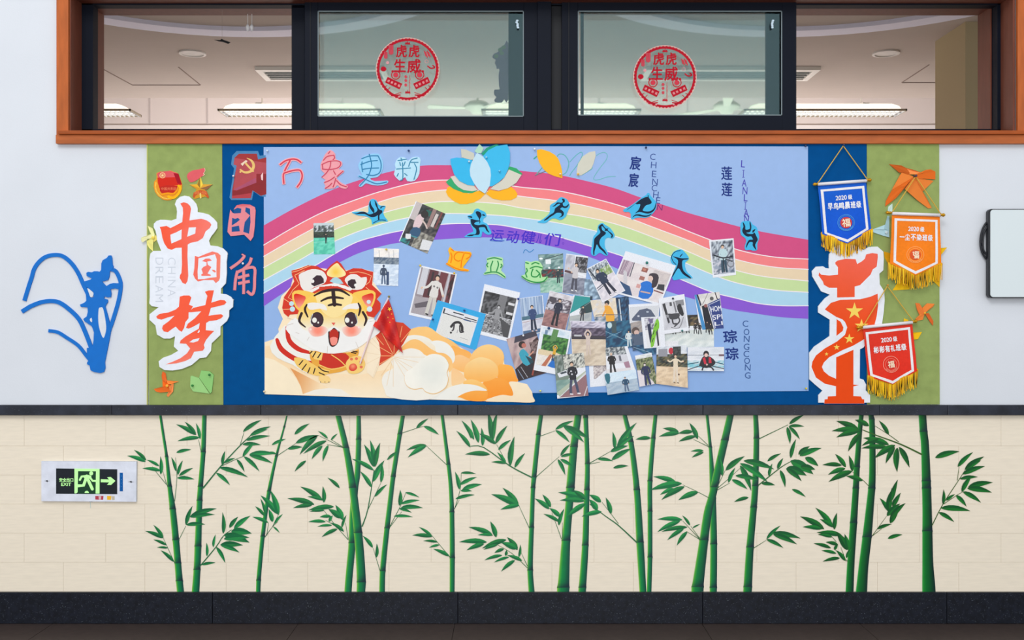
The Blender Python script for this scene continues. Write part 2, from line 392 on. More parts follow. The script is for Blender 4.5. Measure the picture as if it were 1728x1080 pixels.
# curved ceiling cornice, hatch grooves
M_MLD = mat('moulding_white', (226, 224, 240), .6)
for cx in (-1.80, 1.86):
    cm = MB(); bm = cm.bm; n = 64; R = 1.6; rr = []
    for i in range(n):
        t = 2*math.pi*i/n; rr.append([bm.verts.new((cx+r*math.cos(t), 1.68+r*math.sin(t), z)) for r, z in ((R-.16, CH), (R-.16, CH-.03), (R, CH-.03), (R, CH))])
    for i in range(n):
        A, B = rr[i], rr[(i+1) % n]
        for k in range(3): bm.faces.new((A[k], A[k+1], B[k+1], B[k]))
    cm.build('round_moulding', M_MLD, cl)
def cpt(px, py): t = (CH-CZ)/((540-py)*S); return Vector(((px-864)*S*t, -D+D*t, CH))
for (a, b) in (((175, 117), (223, 143)), ((223, 143), (338, 143)), ((338, 143), (301, 113)), ((1568, 109), (1522, 139)), ((1522, 139), (1624, 139))):
    p, q = cpt(*a), cpt(*b); MB().tube([p, q], .006, 4).build('hatch_groove', mat('groove', (120, 104, 96), .9), cl)
# ================================================================ hung from the classroom ceiling
M_LW = mat('lamp_white', (240, 240, 236), .5); M_GLOW = mat('lamp_glow', (255, 250, 236), .5, emit=(255, 247, 226), estr=1.6); M_RIM = mat('lamp_rim', (150, 140, 122), .5)
M_LOUV = mat('lamp_louvre', (205, 208, 214), .35, metal=.3)
def lamp(px0, px1, label):
    Y = 5.72; a = at(px0, 187, Y); b = at(px1, 187, Y); z = a.z; x0, x1 = a.x, b.x
    t = empty('pendant_lamp', Vector(((x0+x1)/2, Y+.15, z))); tag(t, label, 'lamp', 'louvred pendant lamps in the classroom')
    m = MB(); pr = [(x0+.04, z+.012), (x0+.07, z+.05), (x0+.14, z+.072), (x1-.14, z+.072), (x1-.07, z+.05), (x1-.04, z+.012)]
    m.prism(pr, Y+.02, Y+.28); m.build('light_body', M_GLOW, t)
    MB().box(x0, x1, Y, Y+.012, z, z+.02).box(x0, x1, Y+.288, Y+.3, z, z+.02).box(x0, x0+.012, Y, Y+.3, z, z+.02).box(x1-.012, x1, Y, Y+.3, z, z+.02).build('rim', M_RIM, t)
    m = MB(); n = 34
    for k in range(n):
        x = x0+.02+(x1-x0-.04)*k/(n-1); m.box(x-.002, x+.002, Y+.013, Y+.287, z-.004, z+.011)
    for k in range(1, 3): m.box(x0+.012, x1-.012, Y+.3*k/3-.002, Y+.3*k/3+.002, z-.004, z+.011)
    tag(m.build('louvre', M_LOUV, t), kind='stuff')
    for sx in (.25, .75):
        x = x0+(x1-x0)*sx; MB().tube([(x, Y+.15, z+.07), (x, Y+.15, CB)], .006, 6).build('hanger', M_LW, t); MB().box(x-.03, x+.03, Y+.01, Y+.29, z+.07, z+.082).build('bracket', M_LW, t)
lamp(-50, 220, 'glowing louvred classroom lamp cut off by the left window jamb')
lamp(367, 642, 'glowing louvred classroom lamp running behind the left sliding sash')
lamp(812, 1082, 'glowing louvred classroom lamp running behind the centre mullion')
lamp(1256, 1531, 'glowing louvred classroom lamp in the right open window')
def fan(px, py, Y, label, r, rot):
    c = at(px, py, Y); t = empty('ceiling_fan', c); tag(t, label, 'fan', 'classroom ceiling fans')
    mm = mat('fan_cream', (205, 208, 190), .5)
    MB().lathe(c, [(.03, -.03), (.06, -.028), (.075, 0), (.13, .02), (.14, .05), (.09, .09), (.03, .1)], 24, 'Z').build('motor', mm, t, True)
    MB().tube([c+Vector((0, 0, .09)), Vector((c.x, c.y, CB-.03))], .012, 8).lathe(Vector((c.x, c.y, CB-.06)), [(.02, 0), (.06, .03), (.06, .06)], 16, 'Z').build('down_rod', mm, t)
    for k in range(3):
        a = math.radians(rot+120*k); u = Vector((math.cos(a), math.sin(a), 0)); v = Vector((-math.sin(a), math.cos(a), 0)); m = MB(); vs = []
        for zz in (0, .006):
            vs += [m.bm.verts.new(c+u*q+v*w+Vector((0, 0, .02+zz+w*.12))) for q, w in ((.13, -.03), (r, -.06), (r+.02, 0), (r, .06), (.13, .03))]
        for i in range(5): m.bm.faces.new((vs[i], vs[(i+1) % 5], vs[5+(i+1) % 5], vs[5+i]))
        m.bm.faces.new(vs[:5]); m.bm.faces.new(vs[5:][::-1]); m.build('blade', mm, t)
fan(806, 187, 6.6, 'ceiling fan behind the right end of the left sliding sash', .5, 190)
fan(1226, 187, 6.6, 'ceiling fan behind the right sliding sash, left of the lamp', .62, 140)
for px, w, lb in ((325, 1, 'round ceiling speaker seen in the left open window'), (1495, 1, 'round ceiling speaker seen in the right open window')):
    c = cpt(px, 89); t = MB().lathe(c, [(.10, 0), (.10, -.012), (.082, -.014), (.080, -.006), (.01, -.006)], 32, 'Z').build('ceiling_speaker', mat('speaker_white', (214, 208, 202), .5)); tag(t, lb, 'ceiling speaker', 'round ceiling speakers')
def vent(px0, px1, lb):
    a, b = cpt(px0, 112), cpt(px1, 112); y0, y1 = a.y, cpt(0, 131).y; t = empty('ceiling_vent', Vector(((a.x+b.x)/2, y0, CH))); tag(t, lb, 'vent', 'long ceiling vents')
    MB().box(a.x, b.x, y0, y0+.05, CH-.03, CH).box(a.x, b.x, y1-.05, y1, CH-.03, CH).box(a.x, a.x+.05, y0+.05, y1-.05, CH-.03, CH).box(b.x-.05, b.x, y0+.05, y1-.05, CH-.03, CH).build('frame', mat('vent_frame', (225, 220, 212), .5), t)
    MB().box(a.x+.05, b.x-.05, y0+.05, y1-.05, CH-.006, CH).build('duct_opening', mat('vent_dark', (52, 54, 50), .9), t)
    for k in range(4):
        y = y0+.08+k*(y1-y0-.16)/3; MB().box(a.x+.05, b.x-.05, y-.008, y+.008, CH-.025, CH-.01).build('slat', mat('vent_slat', (170, 172, 168), .4), t)
vent(430, 650, 'long ceiling vent half hidden by the left sash stile')
vent(1090, 1385, 'long ceiling vent half hidden by the right sash stile')
# bits stuck to the glass and hanging at the openings
def sticker(cx, cy, sash, R, lb):
    Yg = .085+.012; k = (D+Yg)/D; d = -(Yg-.0006)
    C = at(cx, cy, Yg); a = Art(d, 2e-5); a.sx = 0
    ox, oy = 864+(cx-864)*k, 540+(cy-540)*k; r = R*k; red = (182, 18, 40); pk = (214, 150, 156)
    q = lambda x, y: (ox+x*r, oy+y*r)
    sc = [(q(math.cos(t)*rr, math.sin(t)*rr)) for i in range(56*4) for t in [2*math.pi*i/224] for rr in [1.0-.035*abs(math.cos(t*28))]]
    inn = [q(.90*math.cos(-2*math.pi*i/64), .90*math.sin(-2*math.pi*i/64)) for i in range(64)]
    a.ring(ox, oy, r*.985, r*1.012, (226, 178, 170), 64)
    a.holes([sc, inn], red)
    for s_, x, y, w, h in (('虎', -.2, -.58, .35, .40), ('虎', .20, -.58, .35, .40), ('生', -.25, -.12, .38, .42), ('威', .20, -.10, .44, .46)):
        p = q(x, y); a.text(s_, p[0]-w*r/2, p[1]-h*r/2, p[0]+w*r/2, p[1]+h*r/2, red, bold=.03)
    for x, y, w, h in ((-.53, -.62, .15, .30), (-.70, -.45, .11, .22)):
        p = q(x, y); a.poly([(p[0]-w*r/2, p[1]-h*r/2), (p[0]+w*r/2, p[1]-h*r/2), (p[0]+w*r/2, p[1]+h*r*.4), (p[0], p[1]+h*r*.55), (p[0]-w*r/2, p[1]+h*r*.4)], (196, 70, 84)); a.stroke([p, (p[0], p[1]-h*r)], .5, red)
    a.ell(*q(-.77, -.01), .09*r, .08*r, red); a.ell(*q(-.64, -.21), .05*r, .05*r, pk)
    for j in range(4):
        p = q(.56+j*.045, -.50+(j % 2)*.04); a.stroke([(p[0]-3*k*.5, p[1]-4), (p[0]+1, p[1]+4)], 2.0, (196, 60, 72))
    a.stroke([q(.64, -.10), q(.74, -.03), q(.86, -.06), q(.80, -.12)], 2.2, red); a.ring(*q(.60, -.25), r*.045, r*.06, pk, 14)
    for sg in (-1, 1):
        m = lambda x, y: q(sg*x, y+.12)
        a.poly([m(.17, .34), m(.64, .12), m(.72, .30), m(.26, .52)], red)                 # banner
        for j in range(4): p = m(.28+.11*j, .40-.05*j); a.text('福新春虎'[j], p[0]-2, p[1]-2.2, p[0]+2, p[1]+2.2, (235, 190, 190), rot=-25*sg)
        a.ring(*m(.38, .06), r*.12, r*.15, red, 18); a.ell(*m(.38, .06), r*.085, r*.08, (205, 60, 76)); a.ell(*m(.28, -.05), r*.04, r*.04, red); a.ell(*m(.48, -.05), r*.04, r*.04, red)
        a.stroke([m(.66, .40), m(.74, .46), m(.66, .54), m(.56, .46)], 1.2, red); a.stroke([m(.22, .62), m(.50, .70), m(.56, .60)], 1.2, red); a.stroke([m(.24, .70), m(.52, .72)], 2.2, red)
        a.ell(*m(.28, .76), 1.8, 1.2, pk); a.ell(*m(.46, .76), 1.8, 1.2, pk)
    for y in (.24, .36, .50): a.ell(*q(-.06, y), r*.045, r*.05, (200, 70, 84)); 
    a.stroke([q(.06, .18), q(.06, .82)], .5, red); a.text('虎年大吉', *q(.04, .2), *q(.09, .8), (200, 80, 90))
    for y in (-.84, .72): a.poly([q(-.09, y+.05), q(-.06, y-.03), q(-.02, y), q(0, y-.08), q(.02, y), q(.06, y-.03), q(.09, y+.05)], red)
    tag(a.build('window_sticker', PAPER), lb, 'sticker', 'round red tiger-year window stickers')
sticker(688, 117, SA, 53, 'round red papercut-style sticker on the left sliding glass')
sticker(1122, 130, SB, 53, 'round red papercut-style sticker on the right sliding glass')
a = Art(-.1442, 3e-5); f = Z(780, 40, 6); k = 1.036
def sc_(p): return [(864+(x-864)*k, 540+(y-540)*k) for x, y in p]
a.poly(sc_(f(466,200,430,210,405,235,372,250,365,285,330,300,308,325,312,350,338,365,330,400,345,430,350,460,372,455,376,480,368,520,372,630,378,668,326,670,324,720,345,745,325,770,335,795,400,800,425,765,466,770)), (112, 104, 124), 2)
for x, y in ((385, 265), (345, 330), (420, 240), (400, 300)): q = sc_(f(x, y))[0]; a.ell(q[0], q[1], 4, 3.4, (112, 128, 104))
tag(a.build('window_sticker', DECAL), 'faded purple-grey vine sticker on the inner glass beside the left sash stile', 'sticker')
a = Art(.0, 1e-4); a.v = []
v = at(375, 69, .19); m = MB(); m.prism([(v.x-.032, v.z+.004), (v.x-.008, v.z+.003), (v.x-.002, v.z+.008), (v.x+.008, v.z+.003), (v.x+.034, v.z-.006), (v.x+.024, v.z-.012), (v.x+.002, v.z-.004), (v.x-.014, v.z-.002)], .188, .191)
t = m.build('hanging_bird_cutout', mat('black_card', (12, 12, 14), .8)); tag(t, 'small black winged card cutout hanging in the left open window', 'ornament'); MB().tube([(v.x, .1895, v.z), (v.x, .1895, 2.434)], .0004, 4).build('thread', mat('thread', (150, 140, 135), .6), t)
for px in (418, 425):
    q = at(px, 46, .24); t = MB().lathe(q, [(.004, .012), (.009, .0), (.006, -.010), (.001, -.02)], 10, 'Z').build('clear_hook', mat('clear_plastic', (236, 236, 240), .2, spec=.6), smooth_=True)
    MB().tube([q, Vector((q.x, q.y, 2.434))], .0015, 5).build('cord', mat('white_cord', (225, 225, 225), .6), t)
    tag(t, 'small white hook hanging near the left sash, %s of the pair' % ('left' if px == 418 else 'right'), 'hook', 'white hooks hanging in the left window')
# ================================================================ pin boards
M_GREEN = mat('green_felt', (150, 167, 100), .95, noise=.09, nscale=25, bump=.3, bscale=900, spec=.1)
M_BLUE = mat('blue_felt', (2, 78, 142), .95, noise=.06, nscale=25, bump=.3, bscale=900, spec=.1)
def board(pts, m, lb):
    b = MB(); b.prism([P(*p) for p in pts], -.010, -.0004); o = b.build('pinboard', m); tag(o, lb, 'pinboard'); return o
bgl = board([(249, 244), (376, 244), (378, 684), (253, 684)], M_GREEN, 'green felt pinboard strip on the left, behind the big red characters')
bbl = board([(376.4, 244), (1461, 244), (1461, 682.5), (378.4, 683)], M_BLUE, 'wide blue felt pinboard behind the rainbow poster')
bgr = board([(1461.4, 244), (1583, 244), (1584, 682), (1461.4, 682)], M_GREEN, 'green felt pinboard strip on the right, behind the orange pennant')
BD = .010
MB().box(xt(249.3), xt(250.6), -.012, 0, zt(683), zt(245)).build('edging', mat('edging_yellow', (206, 208, 128), .7), bgl)
# ================================================================ left side of the wall
B1 = (8, 112, 205)
# blue orchid decal, one thick cut foam piece
f = Z(54, 420, 4.909)
t = empty('orchid_cutout', W(170, 632, .0006)); tag(t, 'bright blue orchid silhouette cutout on the white wall left of the green board', 'wall decoration')
fo = FOAM
def leafstroke(name, pts, w):
    a = Art(.0006)
    sm = smooth([(p[0], p[1], w) for p in pts], 6, False); L = []; R = []
    for i, (x, y, ww) in enumerate(sm):
        p, q = sm[max(i-1, 0)], sm[min(i+1, len(sm)-1)]; dx, dy = q[0]-p[0], q[1]-p[1]; l = math.hypot(dx, dy); e = ww/2
        L.append((x-dy/l*e, y+dx/l*e)); R.append((x+dy/l*e, y-dx/l*e))
    a.slab(L+R[::-1], .0045+.0002*len(t.children), B1); a.build(name, FOAM, t)
leafstroke('leaf', f(-60,430,-20,300,0,240,20,170,60,110,120,65,200,50,265,65,330,120,385,200,430,300,468,380,480,430), 6.6)
leafstroke('leaf', f(-80,520,-40,495,0,472,80,442,160,432,230,445,310,500,390,580,440,680,490,810,520,900), 7)
leafstroke('leaf', f(140,678,215,690,290,735,385,800,450,880,490,930), 5.6)
leafstroke('leaf', f(660,170,700,190,735,270,736,340,715,450,670,600,640,690,600,880), 6.4)
a = Art(.0006); o_ = f(640,55,660,55,668,75,672,130,680,150,670,170,650,185,645,230,635,258,585,272,620,310,650,290,680,283,720,285,735,310,720,335,690,328,655,335,662,370,658,400,635,402,605,395,601,412,632,420,634,440,620,460,612,478,635,560,650,620,655,700,640,780,608,940,612,985,600,1020,570,1028,520,1020,490,1005,482,965,460,955,463,935,478,925,460,880,460,820,505,815,515,760,518,690,500,640,440,600,430,580,458,560,468,520,465,485,410,480,402,462,440,445,455,430,452,380,470,405,500,405,520,395,508,380,515,360,460,318,430,290,435,270,490,255,500,245,458,225,455,200,470,190,500,195,520,185,545,185,565,190,578,175,580,120,590,95,625,75)
a.slab(o_, .006, B1); st = a.build('flower_and_stem', FOAM, t)
a = Art(.0066, 1e-4)
for h in (f(558,500,575,485,592,490,605,540,618,620,618,680,597,738,570,680,555,600), f(485,582,500,572,503,605,490,600), f(465,325,500,350,515,368,508,395,490,398,475,360)): a.poly(h, (222, 226, 234), 3)
a.build('cut_through', FOAM, st)
# badges
a = Art(BD, 6e-5); f = Z(250, 270, 14.4)
t = empty('youth_badge_cutout', W(285, 338, BD)); tag(t, 'round red and gold badge cutout on the green board, left of the torch badge', 'badge')
a.slab(f(230,330,320,290,460,300,560,265,740,330,800,440,850,600,845,720,800,840,700,930,560,985,480,990,380,970,260,880,190,780,160,660,170,540,230,470), .002, (236, 150, 30)); a.build('gold_rim', FOAM, t)
a = Art(BD+.002, 6e-5); a.poly(f(240,340,320,295,560,275,730,330,770,430,260,440), (226, 92, 98)); a.poly(f(250,440,770,425,845,610,600,640,300,700,260,560), (214, 44, 30)); a.poly(f(640,330,760,340,845,600,740,580), (170, 20, 40))
a.poly(f(310,660,480,620,740,640,700,760,640,810,480,800,360,820,310,760), (196, 44, 34)); a.text('中国共青团', *f(345,675)[0], *f(700,745)[0], (244, 140, 100))
a.ring(*f(375,385)[0], 3.9, 4.9, (250, 216, 150)); a.star(*f(375,385)[0], 3.6, (250, 220, 150)); a.build('red_flag_print', PAPER, t)
a = Art(BD+.002, 6e-5)
for i in range(22):
    an = math.radians(195-i*6.6); p = f(505+300*math.cos(an), 640+(310 if i > 3 else 290)*math.sin(an))[0]; a.ell(p[0], p[1], 1.3, .9, (252, 214, 90), rot=an*57+40)
a.stroke(f(520,900,640,930,760,830,810,700,770,640), 4.2, (252, 186, 24)); a.stroke(f(370,850,500,820,640,830,720,760), 3, (250, 160, 24)); a.build('wheat_print', PAPER, t)
t = empty('torch_badge_cutout', W(341, 336, BD)); tag(t, 'gold star and red torch badge cutout on the green board, above the red characters', 'badge')
a = Art(BD, 6e-5); a.slab(f(965,400,1010,320,1120,260,1250,240,1380,205,1405,250,1370,350,1400,370,1330,410,1200,500,1120,540,1050,550,1000,500), .002, (226, 92, 100), 2); a.stroke(f(1398,205,1405,280,1365,345,1400,355,1350,400), .7, (250, 230, 190)); a.build('flame', FOAM, t)
a = Art(BD+.0005, 6e-5); a.slab(f(1290,410,1350,600,1590,605,1400,720,1440,850,1500,930,1400,900,1310,930,1270,920,1150,960,1110,900,1200,720,1030,610,1210,600), .002, (214, 150, 30), side=(240, 214, 160))
a.poly(f(1290,410,1225,610,1290,700), (150, 116, 36)); a.poly(f(1290,410,1355,605,1290,700), (250, 214, 70)); a.poly(f(1030,610,1210,600,1290,700), (240, 180, 40)); a.poly(f(1355,605,1590,605,1290,700), (226, 164, 50)); a.poly(f(1290,700,1590,605,1440,740), (150, 100, 60))
a.poly(f(1130,800,1280,740,1440,760,1500,900,1480,940,1400,860,1290,830,1180,870,1140,940,1110,900), (204, 84, 34)); a.text('中国少先队', *f(1150,770)[0], *f(1450,850)[0], (240, 150, 80)); a.stroke(f(1290,830,1300,930), 2.4, (236, 220, 130)); a.build('star', FOAM, t)
# paper pinwheels
def pinwheel(cx, cy, blades, col, dark, lb, d=BD, cd=(250, 180, 60), cr=2.4, h=.012):
    t = empty('paper_pinwheel', W(cx, cy, d)); tag(t, lb, 'pinwheel')
    for pts, c in blades:
        n = len(pts); m = Art(d+.001, 1e-4)
        p3 = [(x, y, h*max(0, 1-math.hypot(x-cx, y-cy)/(.1+max(math.hypot(q[0]-cx, q[1]-cy) for q in pts)))*.9+(.002 if i % 2 else 0)) for i, (x, y) in enumerate(pts)]
        m._add(p3+[(p[0], p[1], p[2]-.0008) for p in p3], [[0, i, i+1] for i in range(1, n-1)]+[[n+i, n+(i+1) % n, (i+1) % n, i] for i in range(n)], c); m.build('folded_blade', PAPER, t)
    MB().lathe(W(cx, cy, d+h+.0025), [(.001, .006), (cr*S, .003), (cr*S, -.001), (.001, -.002)], 12).build('centre_pin', mat('pin_c_%d' % cd[0], cd, .4), t)
f = Z(240, 330, 10.8)
pinwheel(*f(225,775)[0], [(f(120,555,215,605,255,720,235,790,180,700,150,640), (240, 238, 170)), (f(0,770,110,740,200,700,240,780,120,800,30,860,0,830), (236, 232, 176)), (f(110,840,180,780,240,780,225,900,215,1020,150,960,110,900), (244, 236, 140)), (f(230,760,270,720,300,800,240,850,200,830), (246, 226, 120))], None, None, 'pale yellow paper pinwheel at the left edge of the green board', cd=(244, 216, 90), h=.007)
f = Z(250, 615, 13.29)
pinwheel(*f(465,470)[0], [(f(345,150,420,190,450,350,440,400,340,330,330,240), (232, 106, 44)), (f(440,350,600,370,715,380,600,410,560,440,480,430), (252, 138, 60)), (f(600,400,590,600,470,730,440,690,520,600,500,500), (254, 150, 84)), (f(150,545,340,500,450,480,540,600,300,625,200,600), (240, 112, 40)), (f(340,330,360,510,480,560,540,480,470,400), (250, 110, 30))], None, None, 'small orange paper pinwheel at the bottom of the left green board', h=.009)
# green origami heart
f = Z(250, 615, 13.29); t = empty('paper_heart', W(341, 664, BD)); tag(t, 'green folded paper heart at the bottom of the left green board', 'paper heart')
a = Art(BD, 1e-4); a.slab(f(975,260,1010,250,1165,300,1400,650,1030,600,965,500), .003, (160, 212, 134), side=(70, 140, 60)); a.build('left_half', PAPER, t)
a = Art(BD, 1e-4); a.slab(f(1168,290,1215,130,1400,150,1495,230,1450,610,1412,650,1400,620), .0042, (146, 204, 122), side=(60, 128, 54)); a.build('right_half', PAPER, t)
pin(*f(1030,465)[0], BD+.003, (20, 130, 50), 'green push pin in the left lobe of the paper heart', 'green pins in the paper heart', .0045)
pin(*f(1410,225)[0], BD+.0042, (14, 110, 44), 'green push pin in the right lobe of the paper heart', 'green pins in the paper heart', .0045)
# big red characters on a white cut board
f1 = Z(240, 330, 10.8); f2 = Z(240, 410, 10.8); f3 = Z(240, 490, 7.45); f4 = Z(50, 240, 2.3475)
BD_ = BD; BD = .0112; t = empty('china_dream_cutout', W(325, 625, BD)); tag(t, 'white cut board with big red brush characters and pale CHINA DREAM lettering', 'sign')
a = Art(BD, 5e-5); RD = lambda x, y: (250, 92+max(0, min(40, (x-290)*.5)), 62+max(0, min(50, (x-290)*.8))) if y < 480 else (252, 96+max(0, (y-560)*.6), 66+max(0, (y-560)*.8))
out = f1(620,170,650,90,720,30,800,12,880,25,960,100,1010,160,1035,240,1035,310,1140,325,1240,355,1330,430,1390,500,1392,600,1330,690,1280,750,1240,830,1265,915,1400,930,1500,970,1570,1040)+f2(1578,200,1560,350,1562,560,1545,740,1460,830,1455,925,1550,935,1640,985,1690,1045)+f3(1160,110,1155,210,1108,250,1105,330,1080,385,1000,455,998,560,888,665,880,760,820,840,740,850,640,935,520,985,400,1005,300,1000,235,960,225,890,280,845,380,810,470,758,415,705,430,575,370,605,290,605,205,555,185,440,110,370,112,300,225,212,140,200,108,165)+f2(165,1000,160,300,175,200,230,150,372,148)+f1(300,830,290,740,270,650,235,580,240,520,290,470,360,448,450,450,560,462,650,430,660,300,650,230)
a.slab(out, .006, (236, 240, 250), side=(240, 238, 205)); a.build('white_board', FOAM, t)
a = Art(BD+.006, 5e-5)
a.poly(f1(720,155,780,130,850,150,900,200,915,250,885,460,1100,430,1200,460,1260,500,1285,540,1255,600,1180,660,1130,780,1040,840,900,870,855,900)+f2(850,250,865,600,850,700,815,755,760,730,708,640,715,590,740,550,750,400,745,100)+f1(745,955,640,960,560,995,490,970,430,880,395,780,370,640,345,580,470,560,540,600,620,560,755,490,770,330,765,230), RD)
wh = (236, 240, 250)
a.poly(f1(540,720,640,680,745,625,740,800,560,880,545,800), wh); a.poly(f1(875,590,1005,585,990,700,845,758), wh)
# 国
a.poly(f2(985,240,1050,260,1180,205,1300,160,1400,185,1450,230,1440,640,1420,690,1365,735,1320,680,1150,680,1040,705,985,650,955,580,975,460), RD)
a.poly(f2(1050,285,1200,250,1350,210,1380,300,1375,500,1378,625,1250,640,1150,660,1040,665,1035,520,1045,400), wh)
a.poly(f2(1112,335,1180,290,1250,288,1295,325,1210,345,1220,400,1285,445,1250,500,1215,560,1275,585,1270,605,1105,605,1100,575,1130,560,1105,480,1140,440,1195,415,1195,355), RD)
a.poly(f2(1290,490,1340,495,1370,525,1350,545,1310,520), RD)
# 梦
a.poly(f3(490,80,540,65,610,65,635,90,620,140,605,180,655,200,640,230,600,280,600,350,560,400,545,470,515,520,480,500,440,455,400,480,340,525,290,515,268,480,280,440,350,390,425,318,340,340,260,368,210,355,195,330,230,300,290,285,350,278,440,240,480,205), RD)
a.poly(f3(805,20,850,2,918,0,905,60,885,155,1000,120,1050,125,1075,150,1050,180,950,205,880,220,850,320,940,305,1010,300,1035,320,1010,350,950,375,860,385,820,410,815,500,920,510,870,560,820,620,790,685,802,720,780,755,670,770,630,850,560,885,450,915,312,928,400,895,500,850,580,790,620,730,570,670,490,665,500,630,560,580,660,520,730,480,740,410,650,460,600,480,568,470,590,420,680,350,760,262,640,275,595,275,660,220,810,185,835,70), RD)
a.poly(f3(610,650,660,615,738,600,720,635,660,655), wh); a.poly(f3(712,530,735,490,740,520,722,535), wh)
a.build('red_characters', PAPER, t)
a = Art(BD+.006, 5e-5)
def vtext(a, s, x, y0, y1, w, col):      # letters turned a quarter turn clockwise, running down
    n = len(s); adv = [1.0 if c not in 'I' else .45 for c in s]; tot = sum(adv); y = y0
    for c, ad in zip(s, adv):
        hh = (y1-y0)*ad/tot; L = hh*.78 if c != 'I' else .8
        a.text(c, x-L/2, y+hh/2-w/2, x+L/2, y+hh/2+w/2, col, rot=90, bold=-.012 if c != 'I' else 0); y += hh
vtext(a, 'CHINA', 292.3, 433.5, 502, 13, (208, 214, 226)); vtext(a, 'DREAM', 271.5, 433.5, 511, 13, (208, 214, 226)); a.build('grey_lettering', PAPER, t); BD = BD_
# party emblem card under clear film, partly behind the poster
f = Z(370, 245, 10.8); t = empty('party_emblem_cutout', W(418, 338, BD)); tag(t, 'dark red emblem card with gold hammer and sickle, top left of the blue board', 'emblem')
a = Art(BD, 4e-5); a.slab(f(330,115,720,115,750,200,860,190,860,950,760,935,640,850,610,1005,230,1005,200,960,285,430,230,360,250,200), .0012, (64, 128, 178)); a.build('film_border', SATIN, t)
a = Art(BD+.0012, 4e-5); a.poly(f(370,165,700,165,720,270,870,230,870,900,770,930,620,830,590,970,245,975,250,830,330,380,275,360,290,240), (160, 34, 38)); a.poly(f(290,240,870,330,870,530,690,530,690,690,270,820,330,380,275,360), (178, 66, 76))
a.poly(f(270,820,680,600,690,690,330,830), (168, 70, 102)); a.poly(f(330,840,690,690,690,530,870,530,870,900,770,930,620,830,590,880,250,930,250,830), (138, 14, 24)); a.poly(f(250,930,590,880,590,970,245,975), (180, 50, 62)); a.poly(f(770,560,810,500,810,650,780,640), (240, 200, 200))
gold = (232, 190, 110)
a.stroke([(*p, w) for p, w in zip(f(520,245,600,290,640,370,620,450,560,495,470,500,400,455), (1, 3.4, 4.6, 4.6, 4, 3.4, 2.6))], 3, gold); a.stroke(f(480,320,560,410,630,480), 3.2, gold); a.poly(f(405,350,500,280,530,300,515,320,480,330,440,385), (240, 214, 190)); a.ell(*f(400,495)[0], 1.6, 1.6, gold)
a.build('red_card', SATIN, t); a = Art(BD+.002, 4e-5)
pin(*f(282,575)[0], BD+.0015, (240, 240, 245), 'white push pin at the left edge of the party emblem card', r=.004)
# 团 角
f = Z(370, 335, 6.17); PK = lambda x, y: (232, 136, 146) if y > 348 else (222, 96, 104)
t = Art(BD, 4e-5); t.slab(f(125,120,150,155,235,150,215,105,160,118,190,75,250,62,330,68,380,95,388,130,378,300,365,400,335,445,300,410,270,380,130,395,95,350,105,250), .004, PK, side=(170, 70, 84))
for h in (f(145,205,175,215,205,205,225,225,195,250,140,285), f(140,300,215,285,225,345,140,350), f(160,120,200,100,240,110,235,155,160,160)): t.poly(h, (2, 78, 142))
t.poly(f(285,95,330,110,335,250,320,370,260,350,275,250,330,180,280,140), (2, 78, 142)); tag(t.build('paper_character', FOAM), 'pink cut character resembling a framed box, below the party emblem', 'cut letter', 'pink cut characters on the blue board')
pin(*f(262,680)[0], BD+.004, (240, 242, 248), 'white push pin in the lower pink character', r=.0045)
# exit sign
f = Z(60, 760, 9.095); t = empty('exit_sign', W(155, 845, .010)); tag(t, 'white exit sign plate with green running man on the tiled wall', 'sign')
a = Art(.0105, 5e-5); a.slab(f(125,155,1580,160,1575,775,125,765), .010, (226, 230, 244), side=(190, 196, 206)); a.build('plate', SATIN, t)
gr = (196, 255, 170); gm = mat('exit_green_glow', (196, 250, 170), .5, emit=(150, 255, 130), estr=.35)
a = Art(.0205, 5e-5); a.poly(f(350,265,1285,278,1285,660,350,652), (22, 30, 38)); a.poly(f(688,305,955,305,955,655,688,652), (18, 64, 40)); a.build('dark_panel', SATIN, t)
a = Art(.0208, 5e-5); a.poly(f(632,268,1015,272,1015,648,955,648,960,308,688,305,680,630,660,645,632,645), gr)
a.ell(*f(888,340)[0], 3.2, 3.5, gr); a.stroke(f(905,580,840,440,820,380), 5, gr, 0); a.stroke(f(820,390,770,525,685,530), 5, gr, 0); a.stroke(f(820,380,740,390,715,440), 3.6, gr, 0); a.stroke(f(850,380,910,455,1000,455), 3.4, gr, 0); a.ell(*f(820,640)[0], 3.6, 3.6, gr, a0=180, a1=360)
a.stroke(f(800,400,870,395), 5, gr); a.poly(f(1035,430,1165,435,1130,400,1185,395,1258,455,1190,518,1130,515,1165,478,1035,475), gr)
a.text('安全出口', *f(400,410)[0], *f(615,470)[0], gr, bold=.03); a.text('EXIT', *f(430,482)[0], *f(583,532)[0], gr, bold=.03); a.build('green_symbols', gm, t)
a = Art(.0206, 5e-5); a.poly(f(1322,330,1372,330,1372,615,1322,615), (14, 92, 168))
for k in range(4): a.star(*f(1347, 380+55*k)[0], 1, (90, 160, 220))
a.build('blue_label', PAPER, t)
for x in (215, 1497):
    a = Art(.0206, 5e-5); a.poly(f(x-55,458+(x>900)*12,x-15,452+(x>900)*12,x,440+(x>900)*12,x+10,455+(x>900)*12,x+52,458+(x>900)*12,x+10,463+(x>900)*12,x,478+(x>900)*12,x-12,463+(x>900)*12), (40, 40, 46)); a.build('screw_mark', PAPER, t)
a = Art(.0206, 5e-5); a.poly(f(950,685,1075,685,1070,745,950,740), (186, 70, 86)); a.poly(f(1000,690,1040,690,1035,740,1005,740), (230, 190, 196)); a.build('red_sticker', PAPER, t)
a = Art(.0206, 5e-5); a.poly(f(1128,685,1195,685,1190,745,1130,745), (250, 190, 50)); a.poly(f(1200,690,1245,690,1245,750,1205,745), (200, 190, 170)); a.build('yellow_sticker', PAPER, t)
